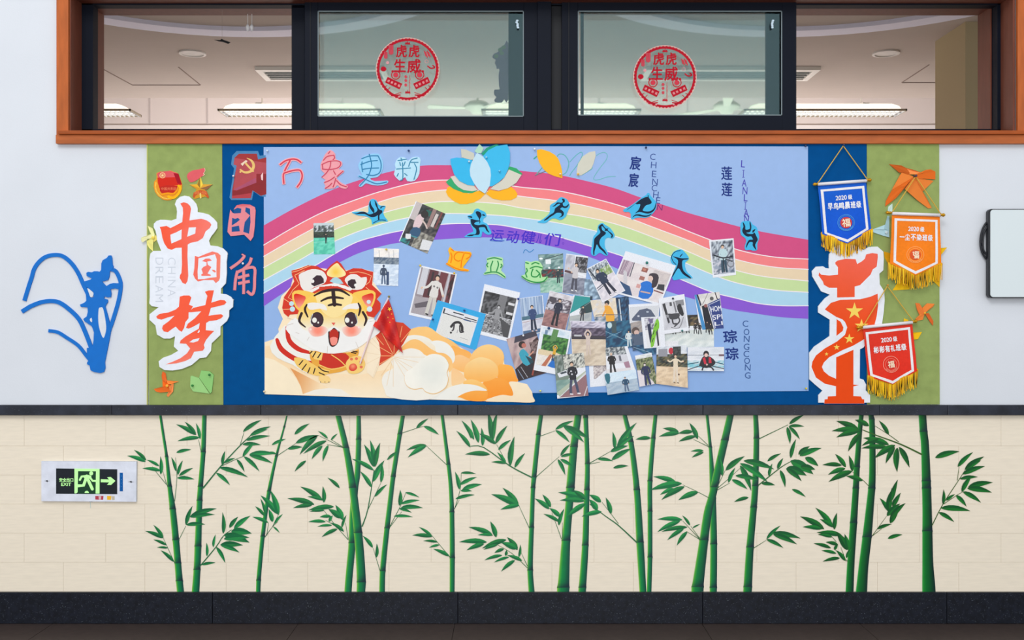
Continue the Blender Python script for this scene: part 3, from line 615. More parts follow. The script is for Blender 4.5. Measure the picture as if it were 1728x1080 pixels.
a = Art(.0107, 3e-5); a.stroke(f(840,780,890,780), .7, (150, 160, 160)); a.stroke(f(858,790,862,880), .8, (196, 214, 208)); tag(a.build('scuff_mark'), 'faint grey scuff on the tiles just below the exit sign', 'mark')
# ================================================================ rainbow poster
def curve_y(pts):      # smooth interpolation of y over x
    def f(x):
        for i in range(len(pts)-1):
            if x <= pts[i+1][0] or i == len(pts)-2:
                p1, p2 = pts[i], pts[i+1]; p0 = pts[i-1] if i else p1; p3 = pts[i+2] if i < len(pts)-2 else p2
                h = p2[0]-p1[0]; t = max(0, min(1, (x-p1[0])/h)); m1 = (p2[1]-p0[1])/(p2[0]-p0[0])*h; m2 = (p3[1]-p1[1])/(p3[0]-p1[0])*h
                return (2*t**3-3*t*t+1)*p1[1]+(t**3-2*t*t+t)*m1+(-2*t**3+3*t*t)*p2[1]+(t**3-t*t)*m2
    return f
PD = BD+.001
poster_t = Art(BD, 5e-5)
PB = lambda x, y: mix((158, 187, 233), (146, 180, 231), (y-420)/200)
poster_t.slab([(446, 249), (680, 248.5), (1000, 247.5), (1362, 248), (1363, 659.5), (1000, 662), (700, 664.5), (447.5, 665)], .001, PB, side=(200, 214, 236))
poster = poster_t.build('rainbow_poster', PAPER); tag(poster, 'large pale blue poster with a painted rainbow, pinned across the blue felt board', 'poster')
E_ = [[(446,381),(493,354.5),(546,328),(589,310.5),(642,294.6),(706,281),(759,279.5),(815,281),(880,289),(937,295),(993,307),(1039,319),(1078,333),(1118,346),(1163,360.5),(1220,376),(1277,390),(1363,405)],
 [(446,414),(493,386),(546,358.5),(589,342),(642,324),(706,308),(754,304.5),(815,307),(880,316.6),(937,322),(993,333.6),(1050,349),(1107,369),(1163,391.7),(1200,406),(1248,423),(1305,434),(1363,437.6)],
 [(446,433),(493,406),(546,378),(600,356),(642,341),(680,330.5),(754,321),(815,322.5),(880,332),(937,339),(993,349),(1050,364.8),(1107,386),(1163,407),(1195,421),(1243,438.5),(1305,451),(1363,454.8)],
 [(446,452),(493,426),(546,397),(600,374),(653,358),(706,345.5),(754,340.5),(839,344),(880,351.5),(937,359),(993,367.6),(1050,382),(1107,403),(1163,426),(1215,448),(1277,465),(1363,474.5)],
 [(446,473),(493,447),(546,417),(600,393),(653,376),(706,365),(754,360.8),(839,363.8),(880,368),(937,376),(993,387.5),(1050,403),(1127,431.7),(1200,463),(1240,477),(1300,489),(1363,493.5)],
 [(446,495),(492,468.5),(536,446.5),(553,436),(600,410),(640,398),(674,390.4),(754,378.4),(839,379.8),(880,387),(937,398.8),(993,415),(1050,432.5),(1100,452),(1150,472.5),(1199,492.6),(1240,503),(1277,512),(1320,516),(1363,516)],
 [(446,517),(492,486.5),(553,454.5),(600,430),(640,417),(674,410),(754,403.7),(826,401),(880,406),(951,421),(1000,436),(1040,453),(1080,472),(1125,491.3),(1172,505.5),(1219,520),(1277,529.6),(1320,535.5),(1363,538)]]
EF = [curve_y(e) for e in E_]; xs = [446.3+i*(1362.4-446.3)/110 for i in range(111)]
for i, (c, nm) in enumerate(zip([(214, 84, 134), (246, 134, 138), (236, 213, 180), (202, 224, 164), (176, 216, 238), (142, 94, 212)], ['magenta', 'coral', 'peach', 'green', 'sky_blue', 'purple'])):
    a = Art(PD+4e-5*i, 4e-5); a.strips([[(x, EF[i](x)) for x in xs], [(x, EF[i+1](x)) for x in xs]], c)
    o = a.build('rainbow_band', PAPER, poster); tag(o, '%s band of the printed rainbow' % nm.replace('_', ' '))
a = Art(PD+3e-4, 2e-5)
for i in (1, 2, 3, 4, 5): a.stroke([(x, EF[i](x)) for x in xs], 1.5, (246, 236, 240), 0, inc=False)
a.build('white_outlines', PAPER, poster)
LD = PD+4e-4
# handwriting
a = Art(LD, 2e-5); f = Z(890, 240, 10.8); g1 = (116, 188, 194)
def ms():
    global a
    a.build('marker_stroke', PAPER, poster); a = Art(LD, 2e-5)
a.stroke(f(120,310,165,270), 2.2, (70, 170, 150)); ms(); a.stroke(f(265,475,150,610), 1.5, (96, 170, 160)); a.stroke(f(140,615,330,535), 1.6, (130, 110, 130)); ms(); a.stroke(f(540,265,580,225,660,235,720,300,750,380,740,470,700,560,640,600), 1.5, (104, 180, 180))
ms(); a.stroke(f(770,365,880,250,960,195,995,205,985,280,900,430,800,560,770,615), 1.3, (104, 184, 188)); ms(); a.stroke(f(1250,255,1320,210,1400,195,1450,240,1430,330,1330,460,1240,590,1205,660,1225,695,1330,680,1450,640,1600,630), 1.2, g1); ms()
a.stroke(f(1000,600,1080,550,1160,500,1180,470), 1.1, (108, 190, 180))
a.build('marker_stroke', PAPER, poster)
a = Art(LD, 2e-5); f = Z(740, 380, 7.8545); v = (76, 56, 200)
for s_, x0, x1, y0, y1, r in (('运', 690, 865, 65, 220, 4), ('动', 905, 1065, 75, 240, 6), ('健', 1095, 1285, 80, 250, 5), ('儿', 1300, 1370, 115, 240, 4), ('们', 1400, 1610, 110, 275, 5)):
    q = f(x0, y0, x1, y1); a.text(s_, q[0][0], q[0][1], q[1][0], q[1][1], v, r, .018, shear=.12)
a.ring(*f(1650,185)[0], 1.2, 1.8, (110, 70, 200), 10); a.ring(*f(1650,245)[0], 1.2, 1.8, (110, 70, 200), 10); a.stroke(f(1125,370,1140,335,1165,330,1200,358,1230,350,1260,325), 1.2, (66, 138, 200)); a.stroke(f(690,205,780,215,870,208), 1.2, (66, 110, 200)); a.build('purple_handwriting', PAPER, poster)
a = Art(LD, 2e-5); f = Z(1050, 250, 9); nv = (38, 58, 130)
def hw(nm): 
    global a
    a.build(nm, PAPER, poster); a = Art(LD, 2e-5)
for s_, x0, y0, x1, y1, r in (('宸', 115, 130, 280, 340, 8), ('宸', 95, 385, 245, 600, 6)): q = f(x0, y0, x1, y1); a.text(s_, *q[0], *q[1], nv, r, .03)
hw('blue_handwriting'); f2_ = Z(1205, 260, 9)
for s_, x0, y0, x1, y1, r in (('莲', 100, 195, 265, 400, 0), ('莲', 105, 440, 268, 645, 2)): q = f2_(x0, y0, x1, y1); a.text(s_, *q[0], *q[1], nv, r, .022)
hw('blue_handwriting'); f3_ = Z(1200, 480, 5.145)
for s_, x0, y0, x1, y1, r in (('琮', 100, 395, 220, 510, -6), ('琮', 118, 545, 232, 655, -4)): q = f3_(x0, y0, x1, y1); a.text(s_, *q[0], *q[1], nv, r, .03)
hw('blue_handwriting')
def letters(fr, s, pts, w, h, col, r=0, b=0):
    for c, (x, y) in zip(s, pts):
        q = fr(x, y)[0]; ww = w*(.12 if c == 'I' else .8 if c in 'LE' else 1); 
        a.text(c, q[0]-ww/2, q[1]-h/2, q[0]+ww/2, q[1]+h/2, col, r, b)
        if c == 'I':
            for e in (-1, 1): a.stroke([(q[0]-2, q[1]+e*h/2), (q[0]+2, q[1]+e*h/2)], .8, col, 0, cap=False)
letters(f, 'CHENCHE', [(458, 138), (472, 262), (478, 398), (492, 518), (482, 612), (505, 712), (540, 800)], 9, 10.5, (60, 84, 150), 4, -.004); letters(f, 'N', [(565, 905)], 9, 9.5, (120, 60, 120), 8, -.004)
hw('blue_lettering'); letters(f2_, 'LIANLIAN', [(430, 155), (436, 305), (448, 443), (460, 562), (472, 668), (466, 790), (478, 900), (484, 988)], 8, 12, (74, 66, 176), 3)
hw('violet_lettering'); letters(f3_, 'CONGCONG', [(292, 340), (302, 412), (303, 472), (302, 540), (300, 602), (306, 662), (312, 720), (312, 788)], 9.5, 10.5, (60, 92, 150), 3)
a.build('blue_lettering', PAPER, poster)
# ---------------------------------------------------------------- cut title characters
A1 = Z(460, 250, 6.646); CD = PD+.0006
def cutchar(lb, back, bcol, strokes, scol, w, wb=None, group='cut paper title characters', poly=None, side=None):
    d0 = CD; t = empty('title_character', W(*( (sum(p[0] for s in strokes for p in s)/sum(len(s) for s in strokes)), max(p[1] for s in strokes for p in s)), d0)); tag(t, lb, 'cut letter', group)
    a = Art(d0, 3e-5)
    if poly: a.slab(poly, .002, bcol, 2, side=side)
    for i, s in enumerate(strokes):
        if back:
            sm = smooth([(p[0], p[1]) for p in s], 4, False); L = []; R = []
            for j, (x, y) in enumerate(sm):
                p, q = sm[max(j-1, 0)], sm[min(j+1, len(sm)-1)]; dx, dy = q[0]-p[0], q[1]-p[1]; l = math.hypot(dx, dy) or 1
                ex = (-.5 if j == 0 else .5 if j == len(sm)-1 else 0)*wb*.7
                L.append((x-dy/l*wb/2+dx/l*ex, y+dx/l*wb/2+dy/l*ex)); R.append((x+dy/l*wb/2+dx/l*ex, y-dx/l*wb/2+dy/l*ex))
            b = Art(d0+i*4e-5, 3e-5); b.slab(L+R[::-1], .002, bcol, side=side); b.v = b.v
            n = len(a.v); a.v += b.v; a.f += [[k+n for k in f_] for f_ in b.f]; a.c += b.c
    a.build('card_backing', FOAM, t)
    a = Art(d0+.002+len(strokes)*4e-5, 3e-5)
    for s in strokes: a.stroke(s, w*1.35, scol)
    a.build('painted_strokes', PAPER, t); return t
cutchar('pink cut character, leftmost of the four along the poster top', True, (248, 172, 178),
    [A1(95,190,150,150,220,130,280,135,325,165), A1(205,145,170,210,145,260), A1(135,400,130,300,170,275,250,255,315,255,340,310,325,380,285,440)], (214, 70, 90), 1.9, 5.6, side=(250, 200, 206))
cutchar('pink cut character, second of the four along the poster top', False, (240, 160, 170),
    [A1(650,45,632,68), A1(695,85,620,100,578,142), A1(695,90,702,115,685,135), A1(560,190,640,155,740,150,770,180,740,225,650,245,565,240), A1(660,150,655,200,640,240,605,290,560,330), A1(565,190,570,235), A1(690,260,712,300), A1(795,265,730,322), A1(700,330,650,365,590,390), A1(672,398,640,430,600,455), A1(715,345,700,400,685,440), A1(725,370,770,415,835,438)], (206, 70, 96), 1.2, poly=A1(655,25,710,70,715,130,780,155,785,200,750,240,805,255,800,280,740,325,730,350,790,400,850,430,830,460,770,450,730,420,700,455,590,462,600,430,580,390,600,360,555,330,590,290,550,250,545,190,570,130,600,70), side=(250, 205, 212))
cutchar('sky blue cut character, third of the four along the poster top', False, (146, 206, 244),
    [A1(1005,125,1090,95,1180,92), A1(995,190,1090,155,1180,145), A1(1010,245,1090,232,1195,228), A1(1015,270,1005,200,1010,160), A1(1090,75,1115,180,1105,250,1070,330,985,425), A1(1060,300,1130,312,1200,285,1222,220,1215,150,1185,90), A1(975,320,1030,345,1100,380,1180,405,1285,385)], (52, 128, 176), 1.3, poly=A1(1010,110,1090,75,1190,70,1230,120,1245,200,1225,280,1180,330,1100,345,1150,375,1290,368,1300,390,1270,410,1180,425,1090,410,1050,400,1010,435,975,435,980,410,1040,355,1010,340,960,330,975,305,1010,310,985,260,965,200,990,150), side=(196, 232, 250))
cutchar('pale blue cut character, rightmost of the four along the poster top', False, (186, 226, 246),
    [A1(1445,118,1455,150), A1(1410,145,1505,130), A1(1430,165,1440,200), A1(1490,160,1475,200), A1(1395,240,1550,228), A1(1462,170,1465,340,1440,365), A1(1415,290,1400,320), A1(1485,290,1512,312), A1(1625,118,1560,140,1530,210), A1(1545,165,1635,165), A1(1595,180,1618,240,1590,355)], (66, 140, 176), 1.2, poly=A1(1450,105,1500,120,1520,150,1570,110,1640,105,1665,140,1655,200,1650,290,1600,370,1515,375,1490,330,1440,370,1410,355,1365,300,1385,230,1375,190,1400,130), side=(214, 238, 250))
CD_ = CD; CD = BD; AJ = Z(370, 335, 6.17); PKc = (226, 130, 140)
cutchar('pink cut character with a hooked top, lower on the blue board beside the poster', True, PKc, [AJ(248,585,268,605,215,665,132,725), AJ(340,628,320,680,262,735), AJ(196,765,178,850,170,945), AJ(205,765,300,725,375,728,376,840,372,950,348,1000,305,972), AJ(210,825,310,800), AJ(215,885,315,865), AJ(262,745,264,870,262,985)], (232, 142, 150), 2.0, 5.0, group='pink cut characters on the blue board', side=(170, 70, 84)); CD = CD_
A2 = Z(740, 380, 7.8545)
cutchar('orange cut character above the photo collage, left of the two green ones', False, (255, 186, 28),
    [A2(170,320,205,345), A2(165,370,180,420,165,500), A2(110,510,200,560,300,595,385,598), A2(330,365,260,360,215,400,215,450,260,478,290,470), A2(350,370,420,385,415,420,370,450), A2(340,380,310,470,300,560)], (250, 132, 20), 1.3, poly=A2(160,290,210,340,330,350,420,355,440,390,410,450,350,530,330,570,400,590,390,615,250,600,180,565,100,520,120,500,150,400,130,340), group='cut paper characters above the collage', side=(255, 150, 30))
cutchar('green cut character in the middle of the three above the photo collage', False, (184, 232, 174),
    [A2(650,455,740,435,835,460), A2(720,480,695,550,695,610), A2(785,480,795,530,770,610), A2(655,505,640,530,655,555), A2(830,520,842,540,825,565), A2(615,640,720,622,800,635,880,690)], (54, 146, 84), 1.5, poly=A2(640,440,740,420,850,435,850,480,860,530,830,600,870,640,895,690,870,705,780,655,700,648,610,660,600,640,640,600,630,540,645,490), group='cut paper characters above the collage', side=(120, 190, 120))
cutchar('green cut character at the right of the three, overlapping a street photo', False, (180, 232, 168),
    [A2(1155,500,1190,510), A2(1235,520,1280,498,1330,515), A2(1215,575,1290,550,1375,570), A2(1165,575,1175,610,1155,640,1170,690), A2(1250,585,1230,640,1240,680,1300,685,1340,640), A2(1295,600,1340,645,1345,695), A2(1105,680,1180,730,1290,760,1390,745,1440,690)], (54, 150, 80), 1.5, poly=A2(1150,480,1220,490,1300,475,1350,500,1385,570,1360,610,1375,690,1440,680,1450,695,1420,740,1330,770,1220,765,1130,715,1095,685,1110,665,1150,650,1150,580), group='cut paper characters above the collage', side=(120, 190, 120)).location.y -= .003
# ---------------------------------------------------------------- lotus
f = Z(740, 240, 9.82); t = empty('paper_lotus', W(811, 343, CD)); tag(t, 'blue and orange cut paper lotus at the top of the poster', 'paper flower')
for i, (pts, c) in enumerate([
    (f(125,830,150,760,190,735,500,860,640,820,700,800,770,865,700,940,600,1000,470,1030,360,1030,250,980,160,900), (255, 184, 42)),
    (f(790,860,840,790,1000,820,1200,745,1270,800,1310,870,1290,920,1200,965,1050,970,900,940), (255, 184, 42)),
    (f(125,665,215,590,330,720,520,810,650,805,560,850,420,845,250,780,160,710), (58, 172, 112)), (f(1180,410,1290,440,1390,530,1240,725,1150,460), (58, 170, 110)),
    (f(200,580,275,560,420,690,590,730,650,800,560,820,420,800,330,750,270,690), (216, 212, 200)), (f(1165,460,1375,550,1290,680,1150,770,1000,810,860,785,900,740,1050,640,1120,540), (216, 212, 198)),
    (f(375,120,450,130,590,190,600,300,530,300,385,260), (206, 206, 192)), (f(600,160,680,40,750,110,710,190,640,190), (178, 222, 196)), (f(710,200,800,100,960,45,1000,60,850,140,740,230), (44, 158, 126)),
    (f(200,285,300,265,430,275,560,310,600,730,480,715,350,650,260,540,215,400), (62, 186, 236)), (f(740,240,830,140,960,75,1140,48,1185,180,1185,340,1150,470,1090,590,1000,670,890,740,830,740), (66, 188, 236)),
    (f(640,185,740,250,810,340,860,450,870,560,850,730,770,860,660,790,590,690,530,570,520,470,540,370,590,270), (196, 226, 242))]):
    a = Art(CD+i*.0004, 3e-5); a.slab(pts, .0005, c); a.build('petal', PAPER, t)
f = Z(890, 240, 10.8)
for pts, c, lb in ((f(170,150,250,135,400,180,500,240,560,310,610,440,630,540,635,665,500,630,380,580,290,500,220,390,180,280), (254, 186, 44), 'orange paper leaf at the poster top, right of the paper lotus'), (f(1230,170,1240,260,1200,400,1160,490,1080,550,980,610,890,620,895,520,920,400,1000,270,1120,190), (212, 210, 196), 'pale grey-cream paper leaf on the green numerals')):
    a = Art(CD, 3e-5); a.slab(pts, .001, c); tag(a.build('paper_leaf', PAPER), lb, 'paper leaf')
# ---------------------------------------------------------------- athletes
def athlete(lb, back, figs, dots=()):
    t = Art(CD, 4e-5); t.slab(back, .0015, (66, 184, 232), 2, side=(120, 205, 238)); o = t.build('athlete_cutout', FOAM); tag(o, lb, 'paper cutout', 'blue athlete cutouts')
    a = Art(CD+.0015, 4e-5)
    for p in figs: a.poly(p, (28, 44, 66), 3)
    for s in dots: a.stroke(s, 1.2, (20, 44, 76))
    a.build('black_figure', PAPER, o)
f = Z(590, 330, 21.6)
athlete('blue cutout of a diving skater with raised wings of arms, leftmost athlete on the rainbow', f(100,620,300,600,500,590,680,640,700,500,710,350,740,220,820,140,900,140,1000,200,1060,330,1160,380,1300,380,1320,430,1260,560,1240,650,1300,790,1400,920,1380,960,1150,950,900,1040,830,1050,810,900,700,800,560,760,350,740,180,680),
    [f(180,655,260,660,380,620,500,600,600,620,700,690,800,690,880,650,830,580,750,450,730,330,760,240,790,210,790,300,830,400,900,500,920,570,920,640,1000,590,1030,520,990,430,950,340,940,250,910,190,960,220,1020,330,1050,450,1120,530,1200,560,1200,640,1130,700,1100,760,1105,880,1050,890,1045,760,1040,730,960,780,850,800,750,780,640,720,560,690,400,685,260,690), f(1135,480,1140,430,1200,400,1290,405,1290,425,1200,435,1160,490)], [f(880,1010,1000,945,1080,905), f(1080,905,1200,900,1330,915)])
f = Z(780, 345, 18)
athlete('blue cutout of a kneeling shooter, athlete below the lotus', f(170,350,260,320,340,260,380,170,480,135,560,180,680,230,730,300,730,380,650,440,640,540,760,600,830,720,890,850,870,910,780,930,680,880,620,830,590,960,540,1000,100,1005,90,970,200,890,340,830,300,700,250,600,250,470,190,420),
    [f(165,375,270,365,305,390,295,425,220,400), f(420,230,480,215,560,260,590,340,560,410,540,480,555,545,515,600,530,540,510,440,450,340,415,270), f(605,320,650,305,700,340,690,358,630,350), f(265,455,400,480,530,500,520,525,420,545,370,590,400,620,500,640,650,615,740,670,780,780,825,850,800,860,730,790,690,710,600,700,510,720,530,800,535,880,500,930,370,940,290,970,140,965,250,925,400,910,430,830,410,750,340,690,280,600)])
f = Z(900, 325, 18)
athlete('blue cutout of a sprinting runner, athlete right of the lotus', f(800,160,900,160,1010,210,1070,300,1110,420,1070,520,1020,640,980,740,880,820,780,840,680,800,560,800,450,880,350,935,230,930,120,900,250,840,370,750,480,640,500,520,500,420,560,350,680,290),
    [f(860,200,940,215,950,290,910,320,890,330,900,400,960,430,1020,400,1070,350,1060,420,1000,475,930,480,870,460,810,510,870,550,920,620,910,700,850,750,760,775,840,720,850,650,800,625,700,630,600,700,500,760,400,840,310,860,420,760,500,690,620,610,650,500,720,440,800,380,790,350,720,370,640,430,570,430,640,390,720,310,840,320,890,280)])
f = Z(1045, 320, 18)
athlete('blue cutout of a paddler in waves, athlete beside the vertical lettering', f(110,620,300,520,500,380,700,230,800,180,840,120,900,120,940,200,1060,330,1110,410,1120,520,1080,640,1000,740,900,830,760,870,600,860,470,880,400,920,340,880,340,760,280,690,150,690),
    [f(200,640,300,560,480,430,650,300,800,235,850,230,850,180,875,185,885,250,960,360,965,420,900,460,800,490,740,560,700,640,780,670,900,670,1000,620,1060,540,1095,410,1105,500,1060,620,980,700,860,740,740,720,600,690,470,730,560,640,610,540,620,450,520,460,480,440,330,560), f(385,860,470,770,600,760,720,790,850,790,980,735,900,810,780,840,640,825,500,800), f(735,430,710,380,740,330,830,300,780,350,750,380)])
f = Z(990, 370, 15.43)
athlete('blue cutout of a golfer mid swing, athlete above the collage', f(290,170,400,100,470,150,600,230,700,370,720,440,660,510,560,480,480,520,460,640,480,760,540,860,550,920,510,960,430,930,340,880,270,920,210,960,130,940,100,850,130,700,150,560,180,440,260,350),
    [f(300,230,330,170,400,130,440,190,500,250,560,245,540,290,640,370,680,430,650,490,620,470,640,430,580,360,520,310,460,320,470,270,400,190,380,200,400,290,490,350,470,410,380,480,330,570,330,660,380,740,460,820,525,940,490,920,400,830,320,760,260,660,230,740,200,840,195,930,170,935,160,820,180,660,190,530,240,460,350,350)])
f = Z(1240, 365, 16.62)
athlete('blue cutout of an acrobat upside down, athlete under the vertical lettering on the right', f(150,200,230,150,400,140,480,240,580,300,620,400,660,560,650,660,610,780,610,900,590,960,480,970,400,945,300,960,260,920,260,830,300,700,260,610,160,540,135,420),
    [f(200,190,225,190,270,280,280,380,380,370,400,320,390,200,405,150,440,270,435,380,400,450,300,470,380,500,480,500,530,465,580,560,620,660,580,740,550,820,580,940,560,940,480,830,480,740,400,730,350,790,310,880,290,870,320,760,380,670,480,660,470,620,430,570,340,580,250,530,190,440,195,360,220,300), f(470,460,480,400,550,370,540,410,500,460)])
f = Z(1040, 420, 7.715)
athlete('blue cutout of an archer drawing a bow, lowest athlete', f(700,120,740,40,830,8,880,40,930,100,935,140,890,180,890,240,920,310,990,380,880,385,800,400,740,410,720,370,725,300,760,240,710,180),
    [f(780,110,850,125,930,125,920,140,860,150,850,200,870,290,960,370,950,385,860,330,805,255,760,310,725,370,728,330,780,240,795,150,725,100), f(818,100,850,65,855,72,830,105)], [f(825,25,770,35,725,75,715,120,735,170,770,205)])
# ---------------------------------------------------------------- tiger cutout
T = Z(440, 430, 4.1538); T7 = Z(450, 430, 9.818); T8 = Z(540, 430, 9.818); C4 = Z(680, 430, 4.154); C5 = Z(620, 480, 5.4); C6 = Z(770, 560, 8.307)
TD = PD+.0008; t = empty('tiger_cutout', W(660, 676, TD)); tag(t, 'big glossy cutout of a smiling cartoon tiger in a lion dance hat riding orange clouds', 'poster cutout')
CR, WHT, OR1, OR2 = (253, 232, 198), (243, 241, 234), (255, 208, 140), (255, 168, 76)
a = Art(TD, 2e-5); a.slab(T(33,612,140,575,128,520,160,450,125,370,150,290,215,225,240,130,225,110,330,75,430,95,470,100,540,45,600,110,700,95,795,120,790,190,850,270,810,330,845,380,800,430,790,500,850,540,980,580)+C4(60,520,110,505,170,503,240,560,330,600,390,640,480,690,485,705,520,660,590,630,660,650,700,690,712,765,780,800,805,890,870,905,905,960,915,1032,560,1024,300,1016,0,1006)+T(640,995,33,975), .001, CR); a.build('card_sheet', PAPER, t)
d1 = TD+.001
a = Art(d1, 2e-5)
a.gpoly(T(35,640,200,620,420,830,700,840,900,800,930,1000,640,995,480,985,35,975), grad((252, 222, 180), (253, 236, 208), T(300,800)[0], T(300,1000)[0]), sub=12)
a.gpoly(T(35,718,100,735,190,790,255,870,285,930,296,975,35,975), (253, 236, 206), 0)
a.gpoly(T(210,790,420,900,600,990,300,975,285,920,255,860), grad((232, 160, 96), (253, 226, 186), T(250,850)[0], T(430,900)[0]), sub=5)
a.gpoly(T(300,975,380,945,480,932,570,942,650,995), (246, 238, 226), 0)
a.build('cream_clouds', PAPER, t)
a = Art(d1+3e-4, 2e-5)
def cloud(p, c0, c1, y0, y1): q = smooth(p, 4); a.gpoly(q, grad(c0, c1, (0, min(v[1] for v in q)+y0), (0, max(v[1] for v in q)+y1)), sub=7)
cloud(C4(-60,620,-10,560,60,520,120,505,190,510,260,560,340,600,400,650,420,700,200,760,-40,700), (255, 206, 132), (255, 190, 110), 0, 0)
cloud(C4(340,640,400,655,450,670,480,700,470,780,370,760), (255, 180, 92), (255, 190, 110), 0, 0)
cloud(C6(210,330,280,240,370,190,460,175,560,200,640,260,670,340,665,400,645,460,560,560,200,450), (255, 214, 146), (255, 184, 100), 0, 0)
cloud(C6(590,470,680,455,780,480,820,560,850,640,865,690,740,710,580,640), (255, 186, 92), (255, 160, 60), 0, 0)
cloud(C6(380,700,480,650,600,640,700,680,770,760,790,890,600,910,420,975,380,800), (255, 170, 76), (255, 150, 50), 0, 0)
cloud(C4(350,720,400,700,450,720,470,740,440,820,370,800,330,790), (255, 206, 150), (255, 190, 110), 0, 0)
cloud(C6(120,500,180,420,300,360,400,360,500,400,570,470,590,560,570,630,430,690,250,700,120,640), (255, 220, 158), (255, 182, 92), 0, 0)
cloud(C6(-60,520,0,520,60,560,110,620,115,700,0,740,-60,740), (255, 206, 150), (255, 214, 160), 0, 0)
cloud(C6(740,702,860,700,960,740,1030,820,1070,900,1082,983,780,980,410,968,520,910,650,880,790,890,780,800), (252, 236, 206), (250, 228, 194), 0, 0)
cloud(C6(110,690,200,662,300,680,390,740,440,825,300,780,120,740), (255, 206, 128), (255, 190, 100), 0, 0)
cloud(C6(0,905,120,840,250,805,380,820,435,832,438,900,400,965,180,960,60,915), (255, 178, 86), (255, 160, 60), 0, 0)
cloud(C4(160,1006,240,985,330,925,430,905,520,915,590,950,510,950,440,965,380,1000,420,1012,300,1014), WHT, WHT, 0, 0)
cloud(C4(-40,640,-10,590,50,565,120,565,190,590,230,640,250,680,200,660,120,600,60,595,0,640,-40,700), WHT, (248, 226, 190), 0, 0)
cloud(C4(195,610,250,600,310,620,355,670,365,730,340,770,330,720,290,690,235,680,225,640), WHT, WHT, 0, 0)
cloud(C4(230,700,290,690,340,730,350,790,320,820,280,760), (255, 196, 118), (255, 206, 140), 0, 0)
a.build('orange_clouds', PAPER, t)
a = Art(d1+8e-4, 2e-5)
# red fan and cream fan
a.gpoly(C5(200,180,260,340,330,350,400,410,330,540,240,650,110,740,125,640,110,540,70,470,90,400), (214, 70, 50), 0)
for p in (C5(240,650,115,725), C5(240,650,120,650), C5(235,640,115,570), C5(235,630,135,440), C5(245,630,250,540), C5(310,520,395,420), C5(300,480,320,380), C5(150,550,80,470)): a.stroke(p, .9, (252, 190, 130), 0)
a.poly(C5(0,430,70,460,110,530,125,640,105,740,60,850,0,800), (252, 234, 206))
for p in (C5(120,640,0,620), C5(115,600,10,510), C5(115,660,0,720), C5(110,700,50,850), C5(110,560,30,470)): a.stroke(p, .5, (236, 208, 170), 0)
q = smooth(C5(135,870,170,800,240,760,218,700,260,640,330,600,400,580,480,600,545,650,700,660,740,900,560,1046,220,1030,160,960), 3); a.gpoly(q, (245, 240, 230), sub=20)
for p in (C5(240,660,540,662), C5(250,660,520,720), C5(250,665,490,800), C5(250,670,440,850), C5(245,670,380,900), C5(240,670,240,930), C5(235,670,180,920), C5(230,680,130,830)): a.stroke(p, .6, (240, 206, 160), 0)
q = smooth(C5(535,655,620,632,700,660,742,730,725,800,736,860,715,930,650,978,590,990,530,970,500,940,430,950,370,925,342,870,352,800,400,770), 3); a.stroke([(x+.5, y+.8) for x, y in q+q[:1]], 1.6, (236, 196, 142), 0); a.gpoly(q, rgrad((236, 236, 228), (250, 246, 236), *C5(600,800)[0], 10, 38), sub=8)
a.build('white_clouds_and_fan', PAPER, t)
# hat
a = Art(d1+.0012, 2e-5); RDH = (216, 62, 46)
a.poly(T7(425,265,560,230,700,175,850,190,960,260)+T8(100,270,190,170,290,100,360,150,440,275,560,225,700,230,800,265,890,285,870,500,1025,645,950,735,1010,800,1010,900,900,1040,560,950)+T7(560,980,400,990,370,1030,300,970,270,880,290,760,300,700,400,560,470,440,430,330), RDH)
for p in (T7(640,260,480,340,480,350,550,480), T7(545,490,450,580,370,710,440,750), T7(300,730,390,790), T7(290,905,390,900), T8(500,300,640,285,760,310,860,350,830,450,770,500), T8(770,540,900,650,930,655,840,740), T7(430,290,520,270,640,220,740,180)): a.stroke(p, 1.0, (254, 196, 140), 0)
a.poly(T7(545,335,640,280,760,240,880,250,960,290,1005,370,1000,420,960,480,800,540,700,600,640,600,580,530,560,440), (240, 234, 230), 2)
a.poly(T8(420,430,450,370,520,325,620,330,690,380,780,370,775,470,700,570,560,580,500,540), (242, 234, 230), 2)
a.poly(T7(750,490,770,400,840,340,910,345,955,400,960,465,800,525), (66, 50, 58), 1); a.ell(*T7(775,440)[0], 2.6, 3.0, (244, 240, 238)); a.poly(T8(470,500,470,440,530,405,590,410,612,470,590,560,540,560), (66, 50, 58), 1); a.ell(*T8(600,505)[0], 2.6, 2.6, (244, 240, 238))
a.gpoly(smooth(T8(125,300,190,210,290,140,350,200,430,290,420,350,300,380,160,360), 3), rgrad((252, 206, 84), (255, 234, 170), *T8(270,290)[0], 1, 14), sub=4)
a.poly(T8(170,440,220,390,280,370,350,410,400,480,280,490), (176, 214, 226), 1)
a.poly(T7(640,620,760,570,900,510,1080,480)+T8(250,470,420,510,560,570,500,600,300,520,0,530)+T7(880,560,740,640), (246, 240, 236))
for p in (T7(840,590,950,545), T7(975,535,1080,518), T8(95,528,205,520), T8(225,522,335,540), T8(350,548,440,575), T8(455,585,520,610)): a.stroke(p, 1.1, (206, 80, 60), 0)
for x, y, r in ((425, 810, 4), (440, 900, 4.4)): a.ell(*T7(x, y)[0], r, r, (200, 230, 238))
for x, y, r in ((815, 780, 3.4), (830, 900, 4.6)): a.ell(*T8(x, y)[0], r, r, (210, 234, 240))
a.build('lion_dance_hat', PAPER, t)
